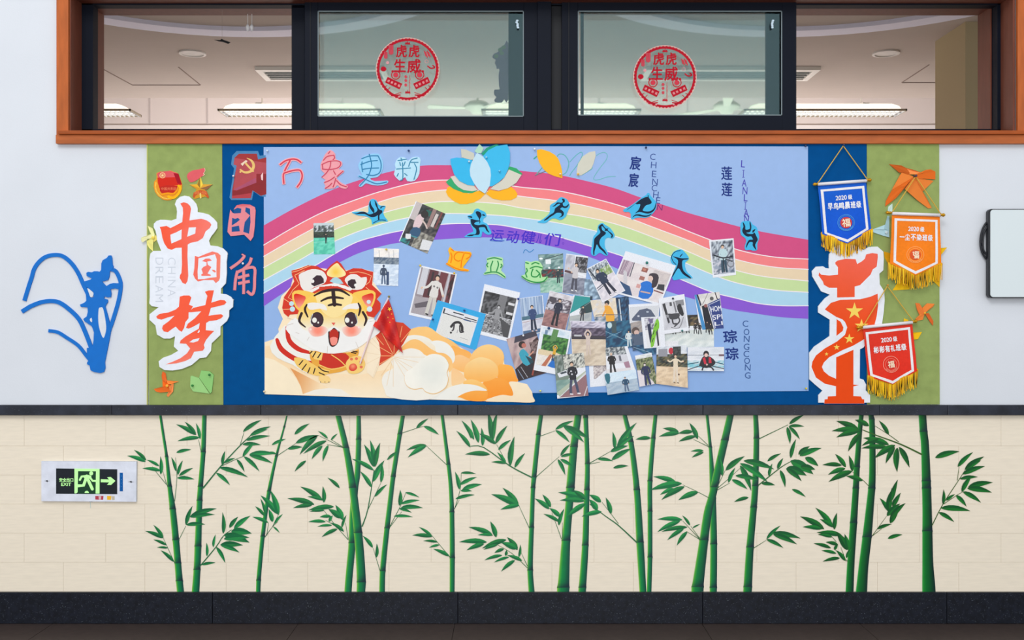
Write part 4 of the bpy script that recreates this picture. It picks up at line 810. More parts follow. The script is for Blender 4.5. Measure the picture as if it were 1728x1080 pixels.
# body and arms
a = Art(d1+.0012, 2e-5)
a.poly(T(70,640,150,520,200,500,330,620,440,700,420,800,330,830,230,770,120,720), WHT, 2)
a.stroke([(*p, w) for p, w in zip(T(190,510,205,600,270,660,350,685), (6, 8, 8, 5))], 7, (212, 52, 40)); a.stroke([(*p, w) for p, w in zip(T(120,595,150,660,230,720,320,755,410,765), (6, 8.5, 8.5, 9, 8))], 7, (212, 52, 40))
a.poly(T(345,670,480,690,640,680,690,660,680,720,620,800,500,830,430,830,380,790), (238, 172, 72), 2)
a.poly(T(440,690,600,690,620,740,570,790,470,795,415,770), (206, 56, 44), 2); a.stroke(T(500,700,560,740,610,790), 1.6, (250, 206, 110)); a.stroke(T(415,770,500,800,600,780), 1.8, (250, 206, 110))
a.poly(T(240,720,320,730,410,790,490,810,440,850,340,830,260,780), (248, 204, 110), 2); a.poly(T(340,670,440,690,430,740,380,730), (250, 210, 120), 1)
for p in (T(300,740,275,770), T(325,765,295,805), T(350,790,335,825), T(385,795,375,830), T(410,785,440,810,480,820), T(415,825,450,840), T(365,675,350,690), T(390,680,370,715), T(425,690,405,720), T(650,675,680,680), T(640,682,670,690)): a.stroke(p, 1.9, (60, 44, 40))
a.poly(T(410,850,480,850,490,890,430,895), (252, 214, 140), 2)
for x in (425, 455, 482): a.ell(*T(x, 890)[0], .7, .9, (110, 80, 60))
a.gpoly(smooth(T(600,760,640,715,700,710,735,750,725,800,680,830,620,825), 3), (250, 208, 120), sub=20); a.gpoly(smooth(T(622,790,635,765,665,762,680,790,660,812,632,810), 3), rgrad((250, 150, 110), (222, 70, 60), *T(650,780)[0], 1, 7), sub=2)
for x, y in ((640, 730), (675, 727), (705, 750), (708, 785)): a.ell(*T(x, y)[0], 2.6, 2.4, (232, 120, 90))
a.build('striped_arms_and_vest', PAPER, t)
# head
a = Art(d1+.0017, 2e-5)
for e in (-1, 1):
    m = (lambda *p: T(*p)) if e < 0 else (lambda *p: [(2*T(516,0)[0][0]-x+.3, y-.5) for x, y in T(*p)])
    a.poly(m(225,270,270,248,350,260,390,290,330,400,270,390,235,340), (252, 204, 92), 2); a.gpoly(smooth(m(238,285,255,272,300,285,322,305,275,375,245,330), 2), grad((226, 52, 38), (252, 170, 150), m(260,280)[0], m(280,370)[0]), sub=4)
a.gpoly(smooth(T(516,238,620,260,700,320,740,400,775,470,820,500,790,560,720,630,640,668,516,692,400,675,300,620,230,560,190,510,250,470,270,400,330,310,420,255), 3), grad((253, 208, 100), (246, 242, 236), T(516,380)[0], T(516,540)[0]), sub=7)
a.gpoly(smooth(T(250,440,300,520,420,560,516,500,600,560,720,520,770,440,850,520,760,600,640,665,516,690,400,672,290,610,180,520), 3), (244, 242, 240), sub=20)
a.gpoly(smooth(T(516,246,600,262,650,300,600,400,516,440,440,400,390,300,430,262), 3), (254, 228, 160), sub=20)
for e in (-1, 1):
    cx = 400 if e < 0 else 636
    a.gpoly(smooth(T(cx-70,345,cx-20,335,cx+50,350,cx+68,390,cx+20,378,cx-50,385), 3) if e < 0 else smooth(T(cx-62,385,cx-30,355,cx+20,340,cx+66,345,cx+50,380,cx,378), 3), (244, 238, 232), sub=20)
    a.gpoly(smooth(T(cx-65,520,cx-30,500,cx+40,500,cx+75,525,cx+40,565,cx-30,570), 4), rgrad((255, 146, 124), (246, 226, 218), *T(cx+5,530)[0], 4, 17), sub=4)
    a.ell(*T(cx, 455)[0], 11, 13, (58, 44, 50)); a.ell(*T(cx+3*e, 456)[0], 9.6, 11.6, (74, 54, 62)); a.ell(*T(cx-18 if e < 0 else cx-26, 458)[0], 3.9, 4.4, WHT); a.ell(*T(cx+8, 475)[0], 1.5, 1.7, WHT); a.stroke(T(cx-e*-30, 415, cx-e*-46, 470, cx+e*30, 492), .8, (214, 226, 240))
    a.ell(*T(cx-45 if e < 0 else cx+56, 522 if e < 0 else 508)[0], 1.8, 1.8, (255, 226, 220))
DK = (56, 42, 44)
for p, w in ((T(380,287,440,258,516,246,570,252,625,285), (2, 3.6, 4, 3.6, 2)), (T(428,325,470,305,520,298,582,306), (2.2, 3.2, 3.6, 2.4)), (T(480,355,520,346,568,352), (2.6, 3.6, 2.6)), (T(512,250,516,300,522,352), (5, 5.4, 5)), (T(328,350,315,385,335,435), (2.2, 3.2, 2)), (T(292,410,276,465,318,506), (3.6, 3.4, 1.6)), (T(688,340,702,375,690,425), (2, 3.2, 2)), (T(720,402,744,450,730,494), (3.4, 3.4, 2))):
    a.stroke([(*q, ww*1.22) for q, ww in zip(p, w)], 3, DK)
a.poly(T(500,475,528,475,516,495), (232, 96, 84)); a.poly(T(478,540,500,528,518,510,540,528,558,540,548,610,520,642,495,640,482,610), DK, 2); a.poly(T(486,545,518,520,550,545,542,605,520,632,498,630), (190, 52, 40), 2); a.poly(T(490,585,518,575,542,585,538,620,518,634,498,625), (250, 150, 136), 2)
a.poly(T(485,528,496,524,490,540), WHT); a.poly(T(540,524,552,528,548,540), WHT)
for p in (T(235,455,190,440), T(235,480,185,495), T(800,440,760,450), T(810,460,765,468), T(330,600,345,575), T(470,690,474,640), T(690,655,670,610), T(250,545,275,550)): a.stroke(p, .5, (206, 190, 180), 0)
a.build('tiger_head', PAPER, t)
# small flag on a stick
f = C5; t = empty('paper_flag', W(640, 620, d1+.006)); tag(t, 'small red flag with yellow stars on a white stick, beside the tiger', 'flag')
a = Art(d1+.006, 3e-5)
q = f(200,135,240,250,262,340,290,470,330,625,240,540,190,500,130,430,60,375,120,260)
n = len(q); a.gpoly([(x, y) for x, y in q], lambda x, y: mix((178, 16, 22), (226, 40, 24), .5+.5*math.sin((x*1.2+y*.5)*.22)), sub=5)
for i, v_ in enumerate(a.v): a.v[i] = v_+Vector((0, -.004*(1+math.sin(v_.x*95+v_.z*40)), 0))
a.d += .009; a.star(*f(210,225)[0], 4.2, (255, 206, 40), -60)
for x, y in ((228, 270), (240, 312), (195, 300), (212, 345)): a.star(*f(x, y)[0], 1.3, (255, 200, 60))
a.build('red_cloth', SATIN, t)
MB().tube([W(*f(200,118)[0], d1+.0075), W(*f(60,385)[0], d1+.0075), W(*f(-60,720)[0], d1+.0075)], .0032, 8).build('stick', mat('flag_stick', (238, 214, 216), .4), t); MB().lathe(W(*f(202,112)[0], d1+.0075), [(.001, .004), (.0045, .002), (.0045, -.003), (.001, -.005)], 10).build('finial', mat('brass_ball', (150, 140, 90), .35, metal=.7), t)
# ================================================================ pinned photo prints
z5a = Z(860, 420, 7.715); z6a = Z(1040, 420, 7.715); z7a = Z(860, 550, 7.715); z8a = Z(1040, 550, 7.715); zA = Z(440, 240, 3.7565); zB = Z(880, 240, 3.5265)
_lv = []
SK = (224, 186, 160)
class Photo:
    """a photo print given by its four corners on the wall; the picture is printed in 0..100 units"""
    def __init__(s, c, lb, border=(0, 0, 0, 0), paper=(234, 236, 244), rnd=0, group='photo prints pinned on the rainbow poster'):
        c = list(c); x0, x1 = min(p[0] for p in c), max(p[0] for p in c); y0, y1 = min(p[1] for p in c), max(p[1] for p in c)
        lv = 0
        for (a, b, d, e, l) in _lv:
            if a < x1 and x0 < b and d < y1 and y0 < e: lv = max(lv, l+1)
        _lv.append((x0, x1, y0, y1, lv)); s.lv = lv; s.base = PD+.0007+lv*.00065
        s.o = Art(s.base, 1.2e-5); s.o.slab(c, .00025, paper, side=(200, 205, 215)); s.ob = s.o.build('photo_print', PHOTO, origin=W(c[3][0], c[3][1], s.base)); tag(s.ob, lb, 'photograph', group)
        l, t, r, b = border; s.c = [s._m(c, l, t), s._m(c, 100-r, t), s._m(c, 100-r, 100-b), s._m(c, l, 100-b)]
        w = math.hypot(s.c[1][0]-s.c[0][0], s.c[1][1]-s.c[0][1]); h = math.hypot(s.c[3][0]-s.c[0][0], s.c[3][1]-s.c[0][1]); s.w, s.h = w, h; s.asp = h/w
        s.a = Art(s.base+.00025, 1.2e-5)
    def _m(s, c, u, v):
        u /= 100; v /= 100
        return tuple((c[0][k]*(1-u)+c[1][k]*u)*(1-v)+(c[3][k]*(1-u)+c[2][k]*u)*v for k in (0, 1))
    def m(s, *p): return [s._m(s.c, max(0, min(100, p[i])), max(0, min(100, p[i+1]))) for i in range(0, len(p), 2)]
    def poly(s, col, *p, sm=0): s.a.poly(s.m(*p), col, sm); return s
    def rect(s, col, u0, v0, u1, v1): return s.poly(col, u0, v0, u1, v0, u1, v1, u0, v1)
    def line(s, col, w, *p): s.a.stroke(s.m(*p), w, col, 3 if len(p) > 4 else 0, cap=False); return s
    def ell(s, col, u, v, r, k=1, rot=0): q = s.m(u, v)[0]; s.a.ell(q[0], q[1], r*s.h/100, r*k*s.h/100, col, rot, 12); return s
    def tex(s, cols, u0, v0, u1, v1, nx=10, ny=10, seed=1):
        nx, ny = int(nx*1.8), int(ny*1.8); R = random.Random(seed*97+nx); n = nx+1; cols = [tuple(max(0, min(255, 128+(v-128)*1.12)) for v in c) for c in cols]
        pts = [s.m(u0+(u1-u0)*i/nx, v0+(v1-v0)*j/ny)[0] for j in range(ny+1) for i in range(n)]; cc = {p: R.choice(cols) for p in pts}
        s.a._add(pts, [[j*n+i, j*n+i+1, (j+1)*n+i+1, (j+1)*n+i] for j in range(ny) for i in range(nx)], lambda x, y: cc[(x, y)] if (x, y) in cc else cols[0]); return s
    def man(s, u, v0, v1, top, bot, hair=(34, 28, 30), skin=SK, arms='down', w=1.0, lean=0, legs=1, shoe=None):
        """a small printed figure: head, hair, coat, two arms, two legs"""
        w *= .74; H = v1-v0; k = s.asp; top = tuple(v*.82 for v in top) if sum(top) < 330 else top; X = lambda x, y: (u+(x*w+lean*(1-y))*H*k, v0+y*H); A = s.a
        def st(ps, wd, col): A.stroke([s.m(*X(*p))[0] for p in ps], wd*H*s.h/100, col, 3 if len(ps) > 2 else 0)
        st([(-.05, .52), (-.07*legs, .75), (-.08*legs, .97)], .095*w, bot); st([(.05, .52), (.07*legs, .75), (.09*legs, .97)], .095*w, bot)
        if shoe: st([(-.09*legs, .98), (-.04*legs, .99)], .04, shoe); st([(.08*legs, .98), (.13*legs, .99)], .04, shoe)
        P = {'down': ([(-.11, .2), (-.17, .36), (-.15, .5)], [(.11, .2), (.17, .36), (.15, .5)]), 'up': ([(-.10, .2), (-.16, .06), (-.03, -.08)], [(.10, .2), (.16, .06), (.03, -.08)]),
             'out': ([(-.11, .2), (-.26, .27), (-.36, .22)], [(.11, .2), (.26, .27), (.36, .24)]), 'low': ([(-.11, .2), (-.22, .34), (-.36, .38)], [(.11, .2), (.2, .36), (.26, .46)]),
             'front': ([(-.11, .2), (-.15, .36), (-.02, .40)], [(.11, .2), (.15, .36), (.04, .42)]), 'fwd': ([(-.10, .2), (-.2, .3), (-.3, .22)], [(.08, .2), (.0, .34), (-.16, .34)])}[arms]
        for q in P: st(q, .07*w, top); st([q[-1], (q[-1][0]*1.04, q[-1][1]+(.02 if arms != 'up' else -.02))], .04, skin)
        A.poly([s.m(*X(*p))[0] for p in ((-.115, .2), (-.04, .15), (.04, .15), (.115, .2), (.10, .36), (.115, .54), (-.115, .54), (-.10, .36))], top, 2)
        q = s.m(*X(0, .075))[0]; r = .064*H*s.h/100; A.ell(q[0], q[1]-r*.25, r*.98, r*1.02, hair, n=12); A.ell(q[0], q[1]+r*.25, r*.72, r*.82, skin, n=12); return s
    def done(s, name='picture'): s.a.build(name, PHOTO, s.ob); return s.ob
def quad(*p): return [(p[i], p[i+1]) for i in range(0, 8, 2)]
G = 'photo prints pinned on the rainbow poster'
Q = Photo(zA(338,515,465,512,475,710,340,712), 'small photo of a figure on a teal green sports field, far left of the rainbow')
Q.rect((196, 212, 218), 0, 0, 100, 18).tex([(58,70,70),(84,96,94),(120,132,134),(206,214,220)], 0, 8, 100, 30, 9, 3).tex([(44,60,52),(64,78,64),(34,50,46)], 0, 28, 100, 48, 8, 3).tex([(90,196,170),(110,208,184),(78,184,160)], 0, 47, 100, 100, 6, 6).line((150,220,206), .7, 0, 62, 100, 57).man(60, 34, 66, (24,30,36), (20,24,30), arms='out').done()
Q = Photo(zA(985,375,1172,455,1058,708,878,628), 'tilted photo of a person in pink bending over, on the rainbow left of the lotus', (3, 0, 0, 0))
Q.tex([(40,46,52),(66,66,70),(30,34,40),(96,90,88)], 0, 0, 100, 100, 8, 10, 3).rect((196,186,186), 0, 0, 20, 42).poly((150,120,116), 58,0,70,0,70,44,60,44).rect((206,196,192), 72, 8, 82, 40).rect((120,60,60), 86, 0, 92, 40).tex([(130,128,120),(170,166,156),(88,84,80)], 40, 60, 100, 100, 7, 5, 5).poly((222,222,226), 66,74,100,70,100,92,70,98).rect((20,92,84), 40, 8, 58, 20).poly((222, 196, 200), 22,26,38,22,44,34,40,58,24,62,18,44, sm=2).ell((28,24,26), 40, 20, 9).line((212,190,182), 2.6, 38, 34, 54, 40, 66, 48).poly((30,78,116), 22,58,44,54,52,66,44,78,20,76, sm=2).line((60,140,150), 2, 20, 78, 48, 76).poly((226,226,230), 8,78,24,74,30,84,14,90).tex([(48,140,140),(40,60,70)], 0, 88, 30, 100, 3, 2).done()
Q = Photo(quad(631.7,419,674,420.5,672.5,483,631,481.5), 'small pale photo of a figure seen from behind, right of the tiger hat', (0, 0, 0, 0))
Q.tex([(232,226,222),(224,222,224),(238,232,226)], 0, 0, 100, 30, 4, 3).tex([(110,124,140),(80,98,120),(140,150,160)], 0, 24, 100, 42, 9, 3).tex([(206,218,232),(190,204,222),(220,228,238)], 0, 42, 100, 100, 6, 8).line((120,130,140), .6, 20, 5, 24, 28).line((120,130,140), .6, 60, 8, 62, 28).line((120,130,140), .6, 78, 4, 80, 28).man(40, 44, 96, (60,80,112), (90,110,140), hair=(58,76,104), skin=(58,76,104), w=1.25).rect((40,66,104), 52, 62, 62, 98).done()
Q = Photo(C4(125,75,380,135,303,480,42,420), 'photo of a standing girl with open arms, partly under the blue card', (4, 3, 4, 5))
Q.tex([(150,140,146),(170,160,166)], 0, 0, 100, 100, 4, 4).rect((206,206,214), 4, 0, 22, 58).poly((90,40,48), 26,0,52,0,46,60,22,62).rect((44,30,36), 34, 4, 40, 56).poly((110,48,56), 58,0,80,0,76,66,56,66).rect((196,196,206), 82, 0, 86, 80).tex([(60,30,36),(120,60,70),(40,24,30)], 88, 0, 100, 74, 2, 6).poly((168,160,166), 0,62,100,70,100,100,0,100).poly((96,88,96), 4,80,44,66,50,78,10,88).man(52, 8, 97, (222,218,214), (206,202,194), arms='low', w=1.15, shoe=(40,40,44)).ell((120,116,116), 48, 34, 2.2).ell((120,116,116), 58, 35, 2.2).done()
Q = Photo(C4(572,205,822,265,745,610,500,548), 'black and white photo of a person on a path, right of the blue card', (5, 13, 6, 7))
Q.tex([(50,50,54),(80,80,84),(34,34,38),(110,110,114)], 0, 0, 100, 55, 9, 7, 2).poly((120,120,124), 48,0,72,0,70,42,44,42).rect((216,216,220), 78, 14, 98, 20).rect((216,216,220), 78, 38, 98, 44).rect((60,60,64), 80, 20, 96, 37).tex([(150,150,154),(96,96,100),(186,186,190),(60,60,64)], 0, 56, 100, 100, 16, 14, 4).poly((70,70,74), 62,56,100,70,100,100,84,100).man(52, 26, 92, (150,150,154), (126,126,130), skin=(190,190,194), arms='low', w=1.2).done()
t = Photo(C4(245,318,582,415,512,668,168,552), 'bright blue card holding a pale framed photo of a bending athlete', paper=(26,166,228)); t.a.step = 2e-5
q = C4(285,365,530,440,470,635,228,555); t.a.d += .0002; t.a.poly(q, (226,226,232)); t.c = q; t.w, t.h = 60, 46; t.asp = .76
t.rect((226,225,222), 5, 22, 95, 97).rect((30,34,44), 3, 4, 7, 22).line((30,34,44), 1.4, 5, 20, 60, 20).line((26,30,42), 1.8, 30, 8, 60, 7).line((26,30,42), 1.6, 64, 13, 98, 12).line((40,90,150), 1.2, 62, 22, 84, 21).line((60,64,72), 1, 60, 20, 100, 18)
t.a.stroke(t.m(36,58,42,42,54,36,64,46,68,60), 4.2, (28,26,32)); t.a.stroke(t.m(42,46,44,64,42,70), 2.6, (60,56,64)); t.a.stroke(t.m(58,46,64,66,72,62), 2.6, (40,38,46)); t.a.stroke(t.m(56,62,56,72), 1.2, (170,166,170)); t.ell((30,28,34), 40, 78, 4).line((160,160,164), .6, 68, 84, 90, 84); t.done()
Q = Photo(quad(876.8,503.6,915.7,498.4,921,560,883,567), 'photo of a child in navy before a corrugated fence, left edge of the dense collage', (1, 1, 3, 2))
Q.tex([(150,170,200),(120,144,180),(180,196,216)], 0, 0, 100, 52, 16, 1).rect((70,110,130), 0, 50, 100, 60).tex([(206,206,216),(190,190,204)], 0, 60, 100, 88, 4, 3).line((170,120,120), .7, 0, 66, 100, 62).rect((74,104,140), 0, 89, 100, 100).man(50, 22, 94, (50,80,140), (26,40,66), arms='front', w=1.2, shoe=(230,200,200)).done()
Q = Photo(quad(854.5,572,904,558,925,628,875,643), 'photo of a boy in turquoise at a piano, lowest at the left of the collage')
Q.tex([(176,150,152),(190,168,166),(150,126,130)], 0, 0, 100, 100, 5, 5).poly((60,56,72), 30,0,100,0,100,12,20,14).poly((62,36,40), 100,14,82,20,58,52,50,100,100,100).tex([(120,100,100),(70,50,52),(150,130,130)], 68, 22, 98, 50, 4, 5).poly((38,24,34), 0,72,34,60,52,100,0,100).line((160,180,210), .8, 8, 74, 18, 98).line((190,190,200), .8, 20, 70, 32, 98).poly((46,160,186), 26,40,44,32,56,48,62,64,44,72,30,64, sm=2).poly((20,60,74), 44,48,62,60,66,74,52,70).ell((36,22,24), 44, 22, 8).ell((190,110,96), 49, 25, 5.4).line((210,150,130), 2.2, 54, 52, 74, 44).poly((30,24,40), 40,72,64,68,62,92,44,98).line((150,66,50), 3, 74, 64, 48, 96).done()
Q = Photo(quad(908,429.7,950,427.8,951,493,912,494.5), 'green tinted photo of an indoor sports hall, uppermost left in the dense collage')
Q.tex([(120,150,150),(150,176,174),(90,124,124)], 0, 0, 100, 42, 6, 5).line((50,66,70), 1.2, 20, 14, 98, 2).line((50,66,70), .8, 40, 16, 96, 12).ell((240,244,246), 10, 11, 5, .5).rect((236,240,244), 28, 14, 50, 26).tex([(40,70,72),(70,100,98),(130,40,48),(30,56,60)], 0, 40, 100, 62, 9, 4, 6).ell((236,240,244), 42, 36, 3, .8).ell((236,240,244), 82, 36, 3, .8).tex([(120,170,150),(150,190,172),(170,200,186)], 0, 62, 100, 100, 6, 5).man(78, 40, 76, (34,60,70), (30,50,60), w=1.2).done()
Q = Photo(z5a(735,65,1020,100,965,610,680,575), 'grey photo of a person in a pale coat by a zebra crossing, upper collage', (1.5, 2, 0, 1))
Q.tex([(170,170,182),(196,196,206)], 0, 0, 40, 46, 3, 3).tex([(50,50,56),(90,90,96),(150,150,158),(36,36,42)], 44, 2, 100, 42, 7, 6).line((220,220,226), 1.3, 58, 42, 100, 46).line((220,220,226), 1.3, 58, 49, 100, 54).line((90,60,66), 4, 0, 43, 40, 46).tex([(126,130,148),(148,152,168),(110,114,130)], 0, 56, 100, 100, 5, 5).rect((150,154,170), 0, 48, 44, 58).man(50, 18, 92, (206,200,204), (70,70,86), arms='fwd', w=1.15, shoe=(236,236,240)).done()
Q = Photo(z5a(975,395,1120,400,1200,660,960,640), 'bluish wintry photo mostly hidden behind the tilted snow walk photo')
Q.tex([(110,130,150),(180,204,222),(140,164,186)], 0, 0, 100, 100, 4, 5).done()
Q = Photo(z5a(825,605,1075,620,1060,960,745,1060), 'photo of a tiny figure under a teal curtain, middle of the collage')
Q.poly((34,150,150), 8,0,100,4,100,26,52,36,0,52).poly((40,66,70), 44,36,100,14,100,70,60,62,48,46).tex([(176,180,180),(160,166,170)], 0, 60, 100, 100, 4, 3).line((120,160,160), .8, 40, 44, 100, 16).rect((36,52,70), 88, 0, 100, 14).man(58, 34, 84, (60,66,76), (44,44,56)).done()
Q = Photo(quad(995.5,507,1060,500,1064,552,1006,553), 'photo of a person in orange on a bicycle, middle of the collage')
Q.tex([(226,212,190),(214,202,186),(206,206,212)], 0, 0, 70, 60, 5, 4).tex([(30,66,100),(20,46,76),(60,104,140)], 66, 0, 100, 100, 5, 8).rect((200,210,220), 73, 6, 76, 100).tex([(190,190,196),(150,160,170),(90,110,130)], 0, 60, 66, 100, 6, 4, 3).poly((240,170,50), 34,24,48,26,56,50,54,78,32,78,34,50, sm=2).ell((40,40,44), 42, 14, 9).ell((214,170,140), 40, 20, 5).line((240,160,50), 3, 36, 38, 24, 60).line((70,80,96), 1.1, 6, 58, 16, 54, 100, 60).poly((70,80,80), 26,80,54,78,60,100,20,100).ell((226,226,230), 36, 98, 6).done()
Q = Photo(quad(1021,543,1064,540,1067,586,1022,588), 'dark teal photo of a figure on an icy slope, below the orange cyclist photo')
Q.tex([(30,84,116),(50,110,140),(20,60,92)], 0, 0, 100, 100, 6, 7).line((130,170,190), .8, 0, 36, 90, 80).line((120,160,186), .8, 4, 60, 60, 40).rect((60,80,86), 24, 0, 42, 44).ell((196,220,226), 16, 14, 9, 1.3).man(88, 38, 96, (214,222,226), (190,206,214), w=1.5).done()
Q = Photo(quad(993.5,614,1028,612,1030,650,995.5,653), 'white paper with a speckled grey triangle, under the pale playground photo')
Q.tex([(190,180,182),(150,140,144),(210,202,200)], 20, 8, 96, 66, 8, 8).poly((234,236,244), 100,18,100,100,40,100,30,66).done()
Q = Photo(quad(962,541,1021,543,1022.5,616,966,617.5), 'photo of a pale coated person on a sandy playground with bare trees', (1, 1, 0, 0))
Q.tex([(190,186,204),(210,204,218),(150,146,164)], 0, 0, 100, 22, 8, 4).tex([(70,60,80),(96,84,104),(120,110,128)], 0, 14, 100, 36, 9, 4, 2).rect((60,54,64), 0, 32, 100, 40).rect((190,190,196), 8, 30, 30, 34).tex([(204,188,168),(214,200,182),(190,174,156)], 0, 40, 100, 100, 6, 7).man(48, 24, 76, (214,196,188), (210,192,180), arms='up', w=1.1).done()
Q = Photo(z5a(520,545,830,620,722,1062,408,1000), 'photo of a person in a dark suit on red paving, middle of the collage', (1, 1, 1, 0))
Q.tex([(190,184,190),(214,210,216)], 0, 0, 100, 16, 5, 2).tex([(90,84,96),(130,120,130),(60,54,66),(210,206,214)], 0, 14, 100, 52, 8, 5, 7).ell((76,70,82), 22, 22, 10, .8).rect((200,200,214), 6, 34, 26, 46).tex([(150,112,112),(166,126,124),(134,100,102)], 0, 52, 100, 100, 5, 6).line((120,80,84), .7, 30, 66, 80, 76).man(50, 14, 92, (40,46,76), (22,24,36), arms='front', w=1.2, shoe=(20,20,26)).done()
Q = Photo(quad(1055,424,1139.8,448.5,1113,515,1027.7,492), 'largest photo of the collage: a seated girl in a blue top at home', (2, 20, 3, 4))
Q.tex([(214,204,206),(222,214,214)], 0, 0, 100, 100, 5, 5).tex([(130,110,130),(170,150,164),(206,190,200)], 0, 0, 22, 46, 12, 1).line((60,60,84), 1.6, 23, 0, 25, 46).rect((150,90,80), 42, 6, 54, 20).rect((200,130,110), 44, 9, 50, 16).rect((170,110,100), 44, 34, 54, 46).rect((214,160,156), 44, 60, 52, 72).tex([(196,186,186),(206,196,194)], 66, 4, 100, 46, 4, 3).poly((50,52,60), 84,44,96,40,100,60,84,60).line((120,60,60), 2, 80, 66, 100, 68).poly((40,76,120), 10,66,32,74,44,100,14,100).poly((206,202,208), 8,30,16,34,26,70,18,70).poly((10,112,210), 60,44,72,48,80,70,76,96,56,98,54,66,50,56, sm=2).line((206,170,160), 2.4, 56, 80, 76, 78).poly((54,42,54), 60,20,72,14,80,24,82,52,74,60,70,40,62,34, sm=2).ell((226,196,186), 65, 34, 8, 1.1).done()
pin(*z6a(388,185)[0], PD+.0007+7*.00065, (10, 120, 110), 'green push pin at the top of the largest collage photo', 'green pins on the collage')
Q = Photo(z5a(1000,260,1250,130,1500,545,1205,700), 'tilted photo of a person in a dark coat on snow, top of the collage', (3, 2, 3, 2))
Q.tex([(190,196,206),(90,100,110),(130,140,150),(216,220,226)], 0, 0, 100, 40, 9, 6, 3).tex([(150,170,110),(120,150,90),(200,206,190)], 50, 16, 100, 50, 5, 4).tex([(214,208,216),(226,220,226),(200,196,206)], 0, 40, 100, 100, 4, 5).line((80,86,100), 1.4, 0, 60, 36, 56).line((80,86,100), 1.2, 0, 66, 36, 61).line((40,50,66), 2.2, 4, 4, 16, 34).man(54, 12, 94, (40,60,96), (30,36,60), arms='front', w=1.35, lean=-.12, shoe=(236,230,234)).done()
Q = Photo(quad(1060,514,1112,511,1110,543,1062,546), 'white framed photo of a dark grey ridge, behind the kneeling runner photo', (2, 14, 2, 6))
Q.rect((214,216,222), 0, 0, 100, 100).poly((84,94,118), 6,78,34,22,60,14,74,26,94,80,90,98,8,90).ell((206,210,220), 30, 62, 8, .7).ell((180,190,206), 62, 38, 9, .6).done()
Q = Photo(quad(1063,545,1084,540,1091,588,1067,592), 'narrow grey photo of a crouching child, left of the snowboard photo')
Q.tex([(170,160,156),(150,144,144)], 0, 0, 100, 40, 3, 4).tex([(70,90,116),(96,112,134),(60,70,90)], 0, 40, 100, 100, 4, 6).ell((90,74,70), 34, 32, 14).ell((214,180,170), 40, 38, 9).poly((80,96,120), 10,50,60,46,84,84,30,96, sm=2).done()
Q = Photo(quad(1063,584,1106,578,1106,596,1094,601), 'dark blue photo corner showing between the crouching child and bushes photos')
Q.tex([(24,66,100),(40,96,130),(70,120,150)], 0, 0, 100, 100, 4, 3).line((150,180,200), .8, 4, 10, 60, 90).done()
Q = Photo(quad(1112,533,1203,530,1204,585,1113,588), 'photo of small skaters on an ice rink, right of the snowboard photo')
Q.tex([(70,64,60),(130,110,80),(90,96,70),(40,36,40)], 10, 0, 100, 34, 10, 4, 4).ell((150,180,220), 30, 14, 8).rect((140,176,220), 10, 36, 18, 60).tex([(206,212,210),(220,224,222),(196,204,204)], 0, 46, 100, 100, 7, 4).poly((220,220,180), 78,32,100,36,100,52,76,44)
for u, v in ((27, 24), (40, 20), (52, 22), (66, 24), (74, 26), (88, 22), (94, 28)): Q.man(u, v, v+34, (50,46,54), (40,40,48), w=1.2, legs=1.6)
Q.rect((230,230,234), 0, 78, 34, 100).done()
Q = Photo(quad(1080.8,535.5,1118,534,1122,585,1086,588), 'photo of a green snowboard held upright, in the middle right of the collage', (14, 3, 22, 3))
Q.tex([(196,196,204),(214,214,222),(120,116,136)], 0, 0, 100, 40, 6, 5).rect((230,230,234), 0, 40, 100, 100).poly((30,40,70), 16,22,40,18,44,70,34,100,24,80).poly((110,100,140), 30,4,60,2,58,18,34,20).poly((126,196,50), 84,6,100,10,100,34,70,64,50,96,28,100,34,76,56,40, sm=2).line((40,70,40), 1.2, 84, 20, 70, 30).line((40,70,40), 1.4, 64, 44, 50, 58).line((40,70,40), 1.2, 52, 70, 40, 84).poly((60,60,72), 74,50,88,40,90,96,78,100).done()
Q = Photo(z6a(1010,600,1335,558,1390,1032,1082,1055), 'photo of a sports slogan banner in blue and white, right end of the upper collage')
Q.tex([(206,202,200),(220,216,214)], 6, 0, 100, 40, 4, 3).poly((60,140,200), 0,0,8,0,26,100,10,100).poly((20,30,60), 8,0,14,0,22,30,16,34).line((110,106,104), .8, 54, 0, 26, 30).ell((90,90,90), 66, 16, 5.5).line((40,36,40), 1.6, 82, 0, 88, 20).poly((14,18,36), 22,34,44,30,58,100,24,100).ell((150,90,90), 38, 34, 5).poly((40,60,130), 46,30,98,18,100,100,62,100).line((214,218,236), .9, 48, 33, 98, 22).line((214,218,236), .9, 52, 34, 66, 98)
for s_, u0, v0, u1, v1 in (('HOM', 58, 36, 98, 54), ('SPI', 61, 60, 99, 76), ('LI', 66, 80, 97, 92)):
    p, r_ = Q.m(u0, v0)[0], Q.m(u1, v1)[0]; Q.a.text(s_, p[0], p[1], r_[0], r_[1], (232, 234, 244), -7, .02)
Q.done()
Q = Photo(z6a(540,650,875,588,938,1065,592,1110), 'black and white photo of a kneeling runner, right of the largest photo', (9, 14, 6, 10))
Q.tex([(206,206,212),(190,190,198)], 0, 0, 100, 100, 3, 3).poly((50,50,56), 4,4,16,2,28,74,20,78).rect((80,80,86), 36, 2, 46, 16).poly((110,110,116), 52,2,58,2,64,40,58,44).poly((140,140,146), 62,0,100,0,100,20,66,22).poly((40,40,46), 68,20,84,14,94,50,84,58,70,40, sm=2).ell((40,40,44), 80, 18, 5).poly((66,66,72), 22,42,40,44,74,46,70,62,50,66,30,62, sm=2).ell((150,150,156), 20, 50, 6).line((60,60,66), 2.6, 40, 62, 42, 80, 58, 82).line((70,70,76), 2.4, 68, 60, 70, 76, 44, 92).line((40,40,44), .8, 30, 92, 66, 98, 90, 62).done()
